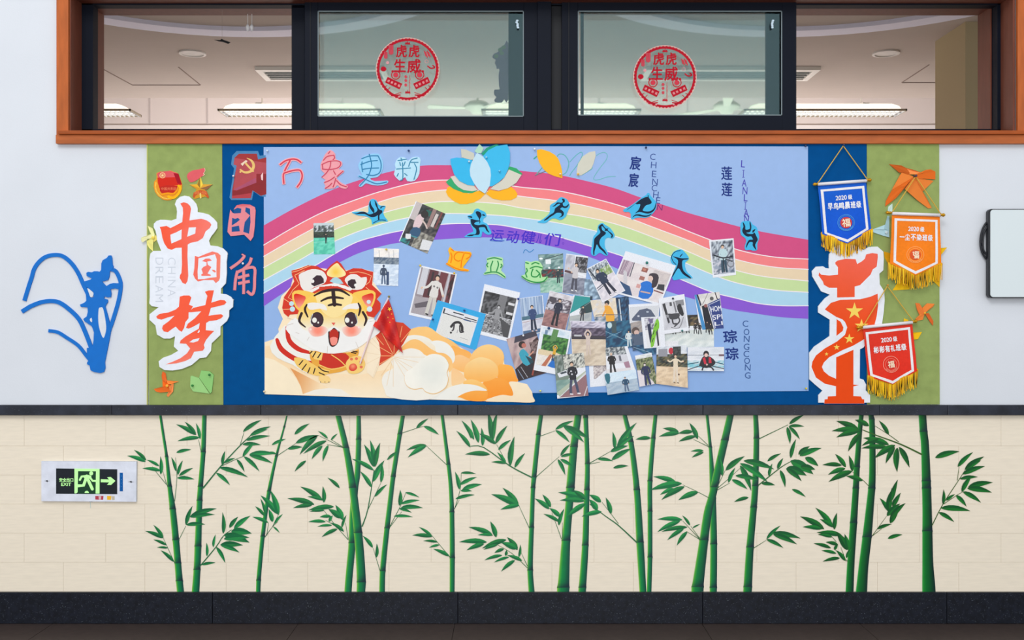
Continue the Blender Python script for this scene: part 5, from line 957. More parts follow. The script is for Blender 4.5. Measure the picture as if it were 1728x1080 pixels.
Q = Photo(quad(1021,586.5,1058,584,1072,626,1023,630), 'photo of a person in a long black coat, lower middle of the collage', (0, 0, 14, 0))
Q.tex([(60,70,80),(150,156,160),(90,100,106),(200,204,206)], 0, 0, 100, 32, 9, 4).rect((214,214,222), 34, 30, 100, 64).rect((110,112,124), 60, 34, 70, 56).poly((170,130,150), 76,62,100,58,100,88,80,84).rect((226,222,226), 0, 84, 100, 100).man(26, 20, 104, (28,28,34), (30,30,36), hair=(200,190,180), w=1.3, arms='front').done()
Q = Photo(quad(1019,630,1072,623,1077.6,657.6,1024.6,666), 'hazy blue photo of a distant figure leaping, lowest middle of the collage')
Q.tex([(206,222,234),(196,214,230),(214,226,236)], 0, 0, 100, 48, 4, 3).tex([(160,178,196),(178,192,206)], 0, 44, 100, 100, 5, 4).poly((40,110,130), 0,6,16,4,14,40,4,48, sm=2).line((140,170,190), .7, 0, 50, 100, 44).man(62, 28, 96, (40,90,130), (90,110,140), w=1.6).done()
Q = Photo(z8a(235,385,450,345,528,745,295,788), 'photo of a person in a navy coat before bushes, bottom of the collage', (0, 3, 0, 0))
Q.tex([(226,226,228),(200,204,200)], 0, 0, 100, 14, 4, 2).tex([(130,140,96),(96,110,76),(160,160,130),(70,80,60)], 0, 10, 100, 100, 9, 10, 5).poly((226,218,224), 0,46,28,48,46,100,0,100).poly((224,216,222), 64,78,80,92,84,100,50,100).man(48, 26, 99, (44,56,104), (40,50,96), w=1.4, skin=(226,214,214)).done()
Q = Photo(quad(1106.7,585.6,1157.5,582,1159.5,654,1106,647), 'photo of a person in a cream coat on sand, bottom right of the collage')
Q.tex([(190,196,206),(214,218,224)], 0, 0, 100, 18, 5, 2).tex([(60,66,60),(90,96,84),(40,44,46),(120,110,80)], 0, 20, 100, 52, 9, 5, 8).rect((150,150,160), 6, 6, 36, 26).ell((196,40,60), 48, 12, 7, 1.3).tex([(50,56,56),(80,84,84)], 54, 2, 80, 24, 4, 4).tex([(214,190,160),(226,204,176),(204,180,152)], 0, 52, 100, 100, 5, 5).man(62, 20, 92, (232,216,190), (230,214,196), arms='out', w=1.05, shoe=(120,100,80)).ell((90,60,50), 72, 70, 2.4).done()
Q = Photo(z8a(915,275,1388,272,1388,585,918,582), 'photo of a rower in a red vest, rightmost at the collage bottom')
Q.tex([(220,222,228),(208,212,220)], 0, 0, 100, 50, 4, 3).line((110,120,134), .8, 0, 34, 100, 33).rect((120,90,100), 86, 30, 100, 38).tex([(120,190,206),(206,216,222),(150,200,212)], 0, 56, 100, 86, 8, 3).tex([(220,222,228),(190,204,214)], 0, 86, 100, 100, 4, 2).line((50,60,74), 1.5, 0, 96, 46, 76, 100, 90).line((30,90,110), 1.6, 0, 72, 30, 64).line((30,90,110), 1.6, 74, 62, 100, 72).poly((36,36,44), 32,74,40,44,50,36,64,42,76,60,72,76,52,88,34,80, sm=2).ell((34,32,38), 51, 28, 12, 1.1).ell((232,196,186), 51, 34, 8).poly((206,40,66), 41,46,48,42,52,70,46,72).poly((206,40,66), 58,42,64,44,66,66,58,68).ell((226,190,180), 53, 73, 4).line((30,30,40), 2.4, 40, 98, 44, 84, 64, 84, 72, 98).done()
Q = Photo(quad(913,548.7,964.4,559,950,634,900,624), 'photo of a person in yellow on a blue court by green trees', (5, 3, 5, 13))
Q.tex([(190,206,220),(214,222,230)], 0, 0, 100, 26, 5, 3).rect((110,140,170), 12, 6, 22, 36).tex([(40,96,50),(70,130,60),(30,76,46),(96,150,80)], 8, 18, 100, 62, 9, 6, 9).poly((90,140,80), 40,0,60,0,56,30,34,34).poly((226,206,170), 0,58,60,58,100,66,100,74,0,74).tex([(216,210,206),(226,220,214)], 0, 72, 100, 100, 5, 3).poly((190,110,80), 20,100,44,66,54,68,36,100).poly((16,110,200), 42,98,60,72,76,74,70,100,60,100).man(58, 44, 82, (222,168,40), (30,40,40), arms='up', w=1.2).done()
pin(*z7a(507,28)[0], PD+.0007+5*.00065, (30, 70, 120), 'dark blue push pin on the yellow figure photo', 'blue pins on the collage')
Q = Photo(z7a(575,385,960,345,1022,902,618,942), 'photo of a running boy on a red track, hanging below the poster edge', (0, 0, 0, 0))
Q.tex([(120,130,126),(90,104,96),(150,160,156)], 0, 0, 40, 48, 6, 5).tex([(200,200,192),(160,160,156),(90,96,96),(214,214,206)], 30, 0, 100, 34, 11, 6, 3).poly((120,136,126), 0,44,60,44,20,72,0,76).tex([(120,150,144),(140,166,158)], 0, 58, 50, 92, 3, 4).poly((226,228,236), 6,42,36,36,48,42,44,48,12,52).poly((60,70,80), 14,41,36,38,38,42,20,45).poly((180,190,170), 0,86,100,42,100,48,8,96).poly((150,110,116), 8,98,100,50,100,100).line((216,216,220), 1.2, 4, 99, 100, 46).line((220,216,222), 1.4, 86, 100, 100, 78)
Q.man(56, 18, 94, (34,36,50), (66,72,100), arms='front', w=1.15, legs=1.5, shoe=(236,230,236)).ell((214,214,222), 52, 40, 2).ell((214,214,222), 54, 47, 2).done()
Q = Photo(quad(1195.4,406,1236.8,402.5,1241,464,1202,469), 'photo of a person with a bicycle, alone on the right of the rainbow', (6, 4, 5, 7))
Q.tex([(110,116,130),(160,168,180),(70,78,92),(196,204,212)], 0, 0, 100, 60, 8, 6, 4).tex([(150,160,176),(100,112,130),(196,196,206)], 0, 58, 100, 100, 7, 5, 2).man(52, 12, 96, (190,216,222), (40,70,90), arms='front', w=1.2).line((20,30,44), 2.2, 6, 40, 50, 52, 96, 50).line((24,40,56), 1.8, 50, 54, 52, 96).ell((120,120,130), 84, 72, 11).ell((170,176,188), 84, 72, 8).line((30,40,50), 1.6, 60, 56, 92, 66).done()
# pins on prints and poster
for x, y, lv, c, lb in ((653,421.5,0,(236,206,60),'yellow push pin on the pale photo right of the tiger hat'), (710,448.6,0,(236,206,70),'yellow push pin at the left corner of the standing girl photo'), (767,461.5,0,(246,196,30),'yellow push pin at the right corner of the standing girl photo'),
    (731,539,1,(10,70,150),'blue push pin at the left edge of the blue card'), (784,524,1,(10,70,150),'blue push pin at the top edge of the blue card'), (874.5,504.5,2,(20,50,140),'blue push pin beside the corrugated fence photo'), (883,566,2,(240,240,244),'white push pin on the piano photo'),
    (1134,504,5,(20,24,60),'black push pin at the top of the kneeling runner photo'), (1149.5,558,5,(20,110,110),'teal push pin at the bottom of the kneeling runner photo'), (911.5,659,0,(226,226,120),'pale yellow push pin below the collage on the poster edge'),
    (690.5,255.7,0,(10,50,110),'dark blue push pin at the poster top, left of the lotus'), (1089,250.5,0,(20,40,90),'dark blue push pin at the poster top, above the lettering'), (902,253,0,(230,240,250),'white push pin above the orange paper leaf'), (945,295,1,(250,226,170),'cream push pin at the tip of the orange paper leaf'), (975,295,1,(240,196,90),'amber push pin at the tip of the pale paper leaf'),
    (1357,247.5,0,(20,40,90),'dark blue push pin at the upper right poster corner'), (1358,655,0,(226,206,60),'yellow push pin at the lower right poster corner'), (453,256,0,(210,230,250),'clear push pin at the upper left poster corner'), (821,267,3,(150,214,244),'pale blue pin on the right big lotus petal'), (792,274,3,(200,232,250),'white pin on the left big lotus petal'), (843,290,4,(120,206,240),'light blue pin low on the right lotus petal'), (448,660,1,(226,214,180),'cream push pin at the lower left poster corner')):
    pin(x, y, PD+.0007+lv*.00065+(.002 if 270 < 0 else 0), c, lb, 'push pins on the poster', .0042)
# ================================================================ right side of the wall
J = Z(1360, 400, 6.75); K = Z(1360, 530, 6.75); H = Z(1430, 470, 5.143); G1 = Z(1470, 265, 8.31); G2 = Z(1470, 370, 8.31); F1 = Z(1360, 240, 5.683)
t = empty('ornamental_column_cutout', W(1423, 680.5, BD)); tag(t, 'white cut board with a red carved stone column wrapped by a starred red ribbon', 'wall decoration')
a = Art(BD, 5e-5)
out = J(250,360,245,300,250,200,300,120,400,80,560,100,640,150,700,115,800,112,865,170,870,250,865,380,820,420,825,540,875,620,880,720,870,850,850,990)+K(830,130,700,290,640,380,600,400,597,730,640,745,670,800,665,865,715,920,715,1005,650,1005,648,1016,195,1016,193,1005,128,1005,128,920,175,870,90,800,25,740,25,440,80,370,255,250,258,70)+J(255,940,125,860,125,790,200,700,260,658,160,620,60,450,55,390,100,340,180,335,210,355)
a.slab(out, .006, (234, 237, 246), side=(232, 236, 226)); a.build('white_board', FOAM, t)
RC = grad((246, 104, 84), (238, 76, 20), (1440, 430), (1400, 560))
a = Art(BD+.006, 5e-5)
a.gpoly(J(345,270,440,250,550,255,568,310,620,280,655,250,670,200,740,185,800,195,802,230,790,340,745,370,720,430,650,500,600,550,540,565,540,685,340,690,340,580,250,580,190,545,180,510,130,440,135,405,160,430,250,440,350,430,350,345,320,310,320,290), RC, sub=8)
a.gpoly(J(200,825,270,750,380,715,600,710,720,680,800,645,805,780,790,900,765,1000)+K(740,150,640,290,520,360,400,410,250,490,190,550,168,600,190,650,250,700,330,735,330,820,200,790,100,720,50,600,60,540,100,470,200,390,340,310,430,235,455,150,430,90,400,60)+J(330,910), RC, sub=8)
a.gpoly(J(335,935,380,965,412,1030)+K(405,190,333,248), RC, sub=8)
a.gpoly(K(330,490,525,405,525,800,590,806,525,820,525,930,610,935,625,965,648,968,648,1015,195,1015,198,968,232,965,235,935,327,930), RC, sub=8)
a.build('red_column_print', PAPER, t)
for q, r in ((J(537,845)[0], 15), (K(617,135)[0], 12), (K(478,282)[0], 9), (K(335,376)[0], 5.4), (K(220,454)[0], 3.4)): a = Art(BD+.0066, 5e-5); a.star(q[0], q[1], r, (250, 216, 100)); a.build('yellow_star', PAPER, t)
def pw(cx, cy, blades, lb, **k): pinwheel(cx, cy, blades, None, None, lb, **k)
O1, O2, O3 = (240, 134, 58), (226, 108, 34), (246, 146, 76)
pw(*G1(565,288)[0], [(G1(235,105,400,130,470,170,505,240,480,260,420,230,370,230), (196, 92, 30)), (G1(440,150,560,190,690,230,640,255,500,255,500,200), O3), (G1(400,225,500,260,560,290,430,430,340,430,270,470), O1), (G1(560,290,430,430,330,430,260,480,190,620,180,700,330,580,430,450), O2), (G1(560,270,690,235,740,190,810,180,885,210,880,320,620,310), O2), (G1(560,290,620,310,860,340,720,470,690,500), O1), (G1(560,290,440,460,620,610,780,725,835,720,760,600,690,500), O1)], 'large orange paper pinwheel above the orange pennant', h=.02, cd=(60, 50, 90), cr=1.8)
pw(*G2(190,190)[0], [(G1(285,655,280,780,235,785,210,780,225,700), (196, 222, 214)), (G1(215,830,240,830,235,1040,160,1010), (168, 206, 216)), (G2(0,148,160,150,235,60,235,258,150,235,0,182), (178, 212, 222)), (G2(-30,140,0,148,0,182,-40,170), (150, 190, 200))], 'pale blue paper pinwheel half hidden behind the orange pennant', h=.005, cd=(200, 220, 226))
YL = (246, 194, 20)
pw(*G2(570,560)[0], [(G2(570,560,925,410,1050,398,925,545), YL), (G2(570,560,160,455,175,540,215,620), (220, 160, 16)), (G2(570,560,400,850,285,998,520,985), YL), (G2(570,560,830,850,945,955,950,650), (240, 188, 30))], 'large yellow paper pinwheel behind the orange pennant, only its tips showing', h=.004, cd=(240, 190, 40))
pw(*H(460,500)[0], [(H(460,500,550,470,638,463,600,525,550,532), YL), (H(460,500,480,345,520,360,510,400), YL), (H(460,500,300,520,330,600,400,560), YL), (H(460,500,470,640,520,600), YL)], 'small yellow paper pinwheel behind the red pennant, one tip showing', h=.004, cd=(240, 190, 40))
pw(*H(655,300)[0], [(H(580,212,612,215,640,262,655,300,620,335,590,270), (232, 122, 54)), (H(655,300,635,255,680,215,745,220,735,242,700,262), O1), (H(655,300,690,300,735,370,730,410,700,372), (222, 104, 44)), (H(655,300,640,358,590,368,578,350,630,300), O1)], 'small orange paper pinwheel at the right rod end of the red pennant', h=.008, cd=(240, 226, 216), cr=1.6)
M_GOLD = mat('gold_rod', (206, 150, 30), .3, metal=.6); M_CORD = mat('yellow_cord', (222, 178, 70), .8, bump=.4, bscale=800)
def pennant(fr, rod, bar, cloth, outer, inner, apex, fr_pts, flen, col, col2, l1, l2, emb, lb, d, cordcol=None):
    q = cloth; t = empty('class_pennant', W((q[0][0]+q[1][0])/2, max(p[1] for p in q), d-.004)); tag(t, lb, 'pennant', 'class pennants hung on the pinboard')
    (x0, y0), (x1, y1) = rod; ux, uy = x1-x0, y1-y0; L = math.hypot(ux, uy); A = W(x0, y0, d+.004); B = W(x1, y1, d+.004)
    MB().tube([A, B], .0036, 10).build('rod', M_GOLD, t, True)
    for p, s_ in ((A, 1), (B, -1)):
        v = (B-A).normalized()*s_; m = MB(); m.tube([p-v*.004, p, p+v*.004, p+v*.010, p+v*.013, p+v*.016], [.002, .006, .0075, .0045, .0065, .004], 12); m.build('rod_finial', M_GOLD, t, True)
    (bx0, by0), (bx1, by1) = bar; m = MB(); m.tube([W(bx0, by0, d+.004), W(bx1, by1, d+.004)], .0062, 12).build('white_rod_sleeve', mat('white_sleeve', (236, 232, 238), .6), t, True)
    a = Art(d, 3e-5); wv = lambda x, y: (.003*math.sin((x-x0)*.11+d*900)+.0015*math.sin((x-x0)*.05+(y-y0)*.06))
    top = [(q[0][0]+(q[1][0]-q[0][0])*i/12, q[0][1]+(q[1][1]-q[0][1])*i/12-2) for i in range(13)]
    def body(pts, c, sub, lift):
        n0 = len(a.v); a.gpoly(pts, c, sub=sub)
        for i in range(n0, len(a.v)):
            v = a.v[i]; px, py = v.x/S+864, 540-(v.z-CZ)/S; k = max(0, min(1, (py-y0)/40)); a.v[i] = v+Vector((0, -wv(px, py)*k-lift, 0))
    body(q, grad(col, col2, q[0], q[3]), 5, 0)
    a.build('cloth', CLOTH, t); a = Art(d+.0003, 3e-5)
    n = len(outer)
    for i in range(n): j = (i+1) % n; body([outer[i], outer[j], inner[j], inner[i]], (240, 236, 240), 5, .0004)
    a.build('white_border', CLOTH, t)
    a = Art(d+.0008, 3e-5)
    rot = math.degrees(math.atan2(uy, ux)); Wt = (240, 240, 246)
    def tx(s_, c, w, h):
        n0 = len(a.v); a.text(s_, c[0]-w/2, c[1]-h/2, c[0]+w/2, c[1]+h/2, Wt, rot, .038)
        for i in range(n0, len(a.v)):
            v = a.v[i]; px, py = v.x/S+864, 540-(v.z-CZ)/S; a.v[i] = v+Vector((0, -wv(px, py)*max(0, min(1, (py-y0)/40))-.0008, 0))
    c, w, h = l1[1:]; r = math.radians(rot)
    tx('2020', (c[0]-w*.17*math.cos(r), c[1]-w*.17*math.sin(r)), w*.66, h*.9); tx('级', (c[0]+w*.36*math.cos(r), c[1]+w*.36*math.sin(r)), w*.26, h)
    n_ = len(l2[0]); c, w, h = l2[1:]
    for k, ch in enumerate(l2[0]):
        o = (k-(n_-1)/2)*w/n_; tx(ch, (c[0]+o*math.cos(r), c[1]+o*math.sin(r)), w/n_*.92, h if ch != '一' else h*.16)
    a.build('white_lettering', CLOTH, t)
    a = Art(d+.001, 3e-5); (ex, ey), er, eo, dc, rc = emb; n0 = 0
    a.ring(ex, ey, eo*.93, eo, rc, 36); a.ring(ex, ey, er*1.18, er*1.25, rc, 30); a.ell(ex, ey, er, er, dc, n=28); a.text('福', ex-er*.72, ey-er*.74, ex+er*.72, ey+er*.74, (250, 236, 206), rot, .02)
    for k in range(9): an = math.radians(40+100*k/8+rot); a.ell(ex+(er+eo)*.52*math.cos(an), ey+(er+eo)*.52*math.sin(an), 1.0, .9, rc, n=8)
    for i, v in enumerate(a.v):
        px, py = v.x/S+864, 540-(v.z-CZ)/S; a.v[i] = v+Vector((0, -wv(px, py)*max(0, min(1, (py-y0)/40))-.0006, 0))
    a.build('round_emblem', CLOTH, t)
    P0, P1, P2 = fr_pts; a = Art(d-.001, 2e-5); R = random.Random(int(d*1e5))
    a.poly([P0, P1, P2, (P2[0]-.5, P2[1]-4.5), (P1[0], P1[1]-5), (P0[0]+.5, P0[1]-4.5)], (240, 164, 22))
    for k in range(74):
        u = k/73; p = (P0[0]+(P1[0]-P0[0])*u*2, P0[1]+(P1[1]-P0[1])*u*2) if u < .5 else (P1[0]+(P2[0]-P1[0])*(u-.5)*2, P1[1]+(P2[1]-P1[1])*(u-.5)*2)
        l = flen*R.uniform(.78, 1.08); lean = R.uniform(-1.6, 1.6)+ (.5-u)*2
        a.stroke([(p[0], p[1]-3), (p[0]+lean*.6, p[1]+l*.5), (p[0]+lean+R.uniform(-1, 1), p[1]+l)], R.uniform(.9, 1.5), R.choice([(250, 196, 16), (240, 178, 10), (222, 156, 14), (255, 208, 40), (196, 132, 12)]), 2, cap=False, inc=(k % 3 == 0))
    n = len(a.v)
    tag(a.build('fringe', CLOTH, t), kind='stuff')
    ax, ay = apex; MB().tube([W(bx0-1, by0-2, d+.007), W(bx0+1, by0-4, d+.009), W(ax-1, ay+2, d-.001+.004), W(ax, ay, d+.004), W(ax+1, ay+2, d+.004-.001), W(bx1-1, by1-4, d+.009), W(bx1+1, by1-2, d+.007)], .0019, 6).build('hanging_cord', M_CORD, t, True)
    return t
q = F1
pennant(F1, F1(58,413,598,370), F1(95,412,560,378), F1(97,425,556,385,610,850,375,975,140,885), F1(122,462,540,425,583,840,378,965,162,880), F1(150,480,520,450,558,830,378,938,187,870), F1(338,42)[0], F1(130,888,375,985,622,855), 23,
        (14, 96, 208), (0, 84, 214), ('2020', F1(347,537)[0], 28, 8.6), ('早鸟鸣晨班级', F1(352,613)[0], 57, 12), (F1(366,777)[0], 9.5, 14, (206, 62, 60), (74, 150, 220)), 'royal blue class pennant hanging on the blue felt right of the poster', BD+.012)
pennant(G1, G1(165,795,965,828), G1(240,806,905,830), G1(242,825,910,848)+G2(935,625,570,790,215,625), G1(278,872,880,895)+G2(885,625,570,775,262,610), G1(315,905,848,922)+G2(848,608,570,735,300,590), G1(570,288)[0], G2(190,640,570,800,945,650), 25,
        (250, 130, 30), (252, 132, 12), ('2020', G2(582,150)[0], 27, 8.6), ('一尘不染班级', G2(580,265)[0], 56, 11), (G2(566,506)[0], 8.6, 14, (222, 84, 40), (252, 170, 96)), 'orange class pennant hanging on the right green board, over an orange pinwheel', BD+.026)
pennant(H, H(65,425,575,370), H(112,424,540,380), H(117,438,543,396,580,800,375,915,165,850), H(138,466,522,421,555,800,372,910,182,840), H(163,483,505,443,533,790,372,885,203,828), H(325,66)[0], H(155,857,375,925,592,800), 25,
        (226, 54, 36), (232, 46, 26), ('2020', H(342,528)[0], 28, 8.6), ('彬彬有礼班级', H(350,605)[0], 56, 11.6), (H(358,742)[0], 8, 14, (214, 50, 40), (246, 150, 130)), 'red class pennant hanging over the red column cutout, lowest of three', BD+.014)
pin(*G1(565,285)[0], BD+.027, (60, 44, 80), 'dark push pin holding the cord of the orange pennant', r=.005)
pin(*F1(338,40)[0], BD+.014, (30, 60, 110), 'dark blue push pin holding the cord of the blue pennant', r=.0035)
pin(*H(325,60)[0], BD+.014, (226, 150, 40), 'orange push pin holding the cord of the red pennant', r=.0035)
# wall mounted panel at the right edge
U = Z(1630, 340, 6); t = empty('wall_panel', W(1755, 503, 0)); tag(t, 'white faced slim wall panel with a black edge at the far right', 'panel')
def rr(x0, y0, x1, y1, r, n=6): return [(cx+r*math.cos(math.radians(a0+90*i/n)), cy+r*math.sin(math.radians(a0+90*i/n))) for cx, cy, a0 in ((x1-r, y0+r, -90), (x1-r, y1-r, 0), (x0+r, y1-r, 90), (x0+r, y0+r, 180)) for i in range(n+1)]
m = MB(); m.prism([P(*p) for p in rr(1661.5, 354, 1850, 503, 6)], -.030, -.012); m.build('black_body', mat('black_plastic', (34, 36, 42), .4, spec=.4), t)
m = MB(); m.prism([P(*p) for p in rr(1664.8, 355.4, 1848, 501.6, 5)], -.033, -.030); m.build('white_face', mat('white_face', (222, 232, 236), .35, spec=.4), t)
MB().box(xt(1700), xt(1810), -.012, -.0005, zt(470), zt(385)).build('mount', mat('mount_black', (30, 30, 34), .6), t)
for i, c in enumerate((U(192,215,150,290,130,400,145,510,190,585), U(192,262,160,330,150,420,158,500,195,545))):
    sm = smooth(c, 6, False); MB().tube([W(x, y, .014+.003*i) for x, y in sm], .0042, 8).build('cable', mat('black_cable', (26, 28, 36), .45, spec=.4), t, True)
# ================================================================ bamboo wall film on the tiles
k_ = 6.546
b1, b2, b3, b4, b5, b6, b7, b8, b9, b10, b11, b12, b13, b14 = [Z(x, y, k) for x, y, k in ((210,695,k_),(210,835,k_),(460,695,k_),(460,835,k_),(670,695,k_),(670,835,k_),(890,695,k_),(890,835,k_),(1090,695,k_),(1090,835,k_),(1220,695,k_),(1330,835,k_),(1370,695,9.0),(1500,740,6.75))]
BASE = .0115; _k = [0]
def tone(x): return max(0, min(1, (x-1150)/300))
def leaf(bx, by, tx, ty, w, parent=None, lb=None):
    _k[0] = (_k[0]+1) % 22; d = BASE+2.6e-4+_k[0]*2.2e-5
    dx, dy = tx-bx, ty-by; L = math.hypot(dx, dy); ux, uy = dx/L, dy/L; nx, ny = -uy, ux
    sg = -1 if abs(dx) > 4 and dx > 0 else 1
    bend = .045*L*sg*(1 if ny*sg < 0 or True else -1)
    prof = [(0, .12), (.1, .6), (.25, .93), (.4, 1), (.58, .86), (.75, .58), (.9, .24), (1, 0)]
    up, mid, lo = [], [], []
    for u, q in prof:
        o = bend*4*u*(1-u); cx, cy = bx+dx*u+nx*o, by+dy*u+ny*o
        up.append((cx+nx*w/2*q, cy+ny*w/2*q)); mid.append((cx, cy)); lo.append((cx-nx*w/2*q, cy-ny*w/2*q))
    a = Art(d, 0); T_ = tone(bx); A_ = mix((32, 138, 70), (18, 114, 40), T_); B_ = mix((6, 108, 60), (4, 86, 38), T_); tipc = mix((24, 96, 70), (44, 70, 30), T_)
    j = random.uniform(.9, 1.1); A_ = tuple(v*j for v in A_); B_ = tuple(v*j for v in B_)
    def cf(c): return lambda x, y: mix(c, tipc, (math.hypot(x-bx, y-by)/L-.72)*2.4) if math.hypot(x-bx, y-by)/L > .3 else mix(mix(c, tipc, .35), c, math.hypot(x-bx, y-by)/L/.3)
    a.strips([up, mid], cf(A_), inc=False); a.strips([mid, lo], cf(B_), inc=False)
    o = a.build('leaf' if parent else 'leaf_decal', DECAL, parent)
    if not parent: tag(o, lb, 'leaf decal', 'loose bamboo leaves printed on the tiles')
    return o
def stalk(lb, nodes, marks, branches, leaves):
    nodes = nodes[:-1]+[(nodes[-1][0], 997.2, nodes[-1][2])]; t = empty('bamboo_stalk_decal', W(nodes[-1][0], nodes[-1][1], BASE)); tag(t, lb, 'bamboo decal', 'printed bamboo stalks on the tiled wall')
    _k[0] = 0; sid = stalk.n = getattr(stalk, 'n', 0)+1
    a = Art(BASE+(sid % 3)*4e-5, 0); fx_ = curve_y([(n[1], n[0]) for n in nodes]); fw = curve_y([(n[1], n[2]) for n in nodes]); y0, y1 = nodes[0][1], nodes[-1][1]
    ys = sorted(set([y0+(y1-y0)*i/40 for i in range(41)]+[m+o for m in marks for o in (-6, -2.2, -.9, 0, .9, 2.2) if y0 < m+o < y1]))
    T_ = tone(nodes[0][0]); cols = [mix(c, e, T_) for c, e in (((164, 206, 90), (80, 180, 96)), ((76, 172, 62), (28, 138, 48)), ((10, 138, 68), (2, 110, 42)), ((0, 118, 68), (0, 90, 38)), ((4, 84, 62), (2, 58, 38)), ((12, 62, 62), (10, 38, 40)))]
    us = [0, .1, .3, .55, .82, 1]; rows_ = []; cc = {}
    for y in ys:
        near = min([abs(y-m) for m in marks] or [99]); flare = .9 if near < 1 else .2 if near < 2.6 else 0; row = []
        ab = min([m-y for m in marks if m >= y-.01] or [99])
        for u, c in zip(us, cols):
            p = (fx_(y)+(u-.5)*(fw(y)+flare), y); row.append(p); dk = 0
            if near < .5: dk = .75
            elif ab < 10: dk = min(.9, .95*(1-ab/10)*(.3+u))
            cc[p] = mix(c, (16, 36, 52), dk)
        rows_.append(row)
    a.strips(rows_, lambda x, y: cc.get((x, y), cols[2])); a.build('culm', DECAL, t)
    bc = mix((46, 112, 70), (58, 96, 36), T_)
    for b in branches:
        w0, pts = (b[0], b[1:]) if isinstance(b[0], (int, float)) else (1.1, b)
        a = Art(BASE+1.4e-4, 0); n = len(pts); a.stroke([(*p, w0*(1-.45*i/max(1, n-1))) for i, p in enumerate(pts)], 1, bc, 3 if n > 2 else 0, inc=False); a.build('branch', DECAL, t)
    for fr, *ls in leaves:
        for l in ls:
            (bx, by), (tx, ty) = fr(*l[:4]); sc = k_ if fr is not b13 else 9.0
            L = math.hypot(tx-bx, ty-by); w = l[4]/sc if len(l) > 4 else max(3.4, min(7, L*.21))
            leaf(bx, by, tx, ty, w, t)
def N(*p): return [tuple(p[i:i+3]) for i in range(0, len(p), 3)]
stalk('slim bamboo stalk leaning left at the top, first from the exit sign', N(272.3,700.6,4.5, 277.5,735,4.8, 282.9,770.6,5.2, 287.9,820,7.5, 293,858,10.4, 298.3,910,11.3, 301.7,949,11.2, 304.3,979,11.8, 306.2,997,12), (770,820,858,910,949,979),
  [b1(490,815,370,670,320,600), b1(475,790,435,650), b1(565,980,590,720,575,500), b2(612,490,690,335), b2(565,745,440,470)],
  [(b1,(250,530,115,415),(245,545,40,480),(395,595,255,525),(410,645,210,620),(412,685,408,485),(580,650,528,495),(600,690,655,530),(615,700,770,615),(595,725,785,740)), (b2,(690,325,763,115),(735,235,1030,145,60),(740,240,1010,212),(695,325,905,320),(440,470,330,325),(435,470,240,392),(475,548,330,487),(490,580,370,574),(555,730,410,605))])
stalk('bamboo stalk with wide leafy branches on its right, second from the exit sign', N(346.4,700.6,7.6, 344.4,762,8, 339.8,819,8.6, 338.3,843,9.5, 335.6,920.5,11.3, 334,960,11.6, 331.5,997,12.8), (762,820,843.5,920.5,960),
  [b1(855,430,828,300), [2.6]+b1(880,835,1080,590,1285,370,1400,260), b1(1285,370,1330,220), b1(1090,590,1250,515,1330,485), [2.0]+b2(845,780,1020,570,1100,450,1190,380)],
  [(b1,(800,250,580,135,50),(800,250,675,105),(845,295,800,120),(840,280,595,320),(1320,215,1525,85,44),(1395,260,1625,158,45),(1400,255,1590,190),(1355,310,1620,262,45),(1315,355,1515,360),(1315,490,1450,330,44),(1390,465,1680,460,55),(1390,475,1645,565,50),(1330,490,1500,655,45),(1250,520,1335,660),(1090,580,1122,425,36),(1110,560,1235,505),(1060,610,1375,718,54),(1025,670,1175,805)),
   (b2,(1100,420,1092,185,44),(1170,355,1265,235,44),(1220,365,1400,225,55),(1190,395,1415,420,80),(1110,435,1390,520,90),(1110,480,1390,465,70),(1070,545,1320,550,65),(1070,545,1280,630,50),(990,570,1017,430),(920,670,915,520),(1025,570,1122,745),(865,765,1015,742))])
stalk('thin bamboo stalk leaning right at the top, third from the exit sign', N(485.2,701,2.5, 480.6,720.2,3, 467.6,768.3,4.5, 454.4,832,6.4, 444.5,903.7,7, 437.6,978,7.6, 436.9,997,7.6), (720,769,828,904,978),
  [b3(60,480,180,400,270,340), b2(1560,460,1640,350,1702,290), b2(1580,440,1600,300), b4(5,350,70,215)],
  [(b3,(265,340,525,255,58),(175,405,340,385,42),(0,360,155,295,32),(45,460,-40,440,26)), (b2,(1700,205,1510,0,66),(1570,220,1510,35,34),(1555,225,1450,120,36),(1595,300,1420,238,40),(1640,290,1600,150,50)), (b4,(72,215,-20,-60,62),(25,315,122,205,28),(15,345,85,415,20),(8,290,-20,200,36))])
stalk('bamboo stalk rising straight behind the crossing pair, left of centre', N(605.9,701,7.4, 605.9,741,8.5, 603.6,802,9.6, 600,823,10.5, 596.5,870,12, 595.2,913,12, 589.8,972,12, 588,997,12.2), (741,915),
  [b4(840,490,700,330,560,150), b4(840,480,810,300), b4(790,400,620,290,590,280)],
  [(b3,(555,970,310,820,58),(570,970,390,930,36),(572,995,560,815,46)), (b4,(465,100,170,35,60),(440,110,232,140,45),(680,125,400,165,56),(575,165,415,180,35),(650,230,525,240,38),(780,270,700,105,60),(760,250,620,150,66),(630,290,670,220,34),(590,290,400,292,38),(660,330,500,345,30),(790,395,650,300,42),(770,355,822,215,30),(720,370,548,460,42))])
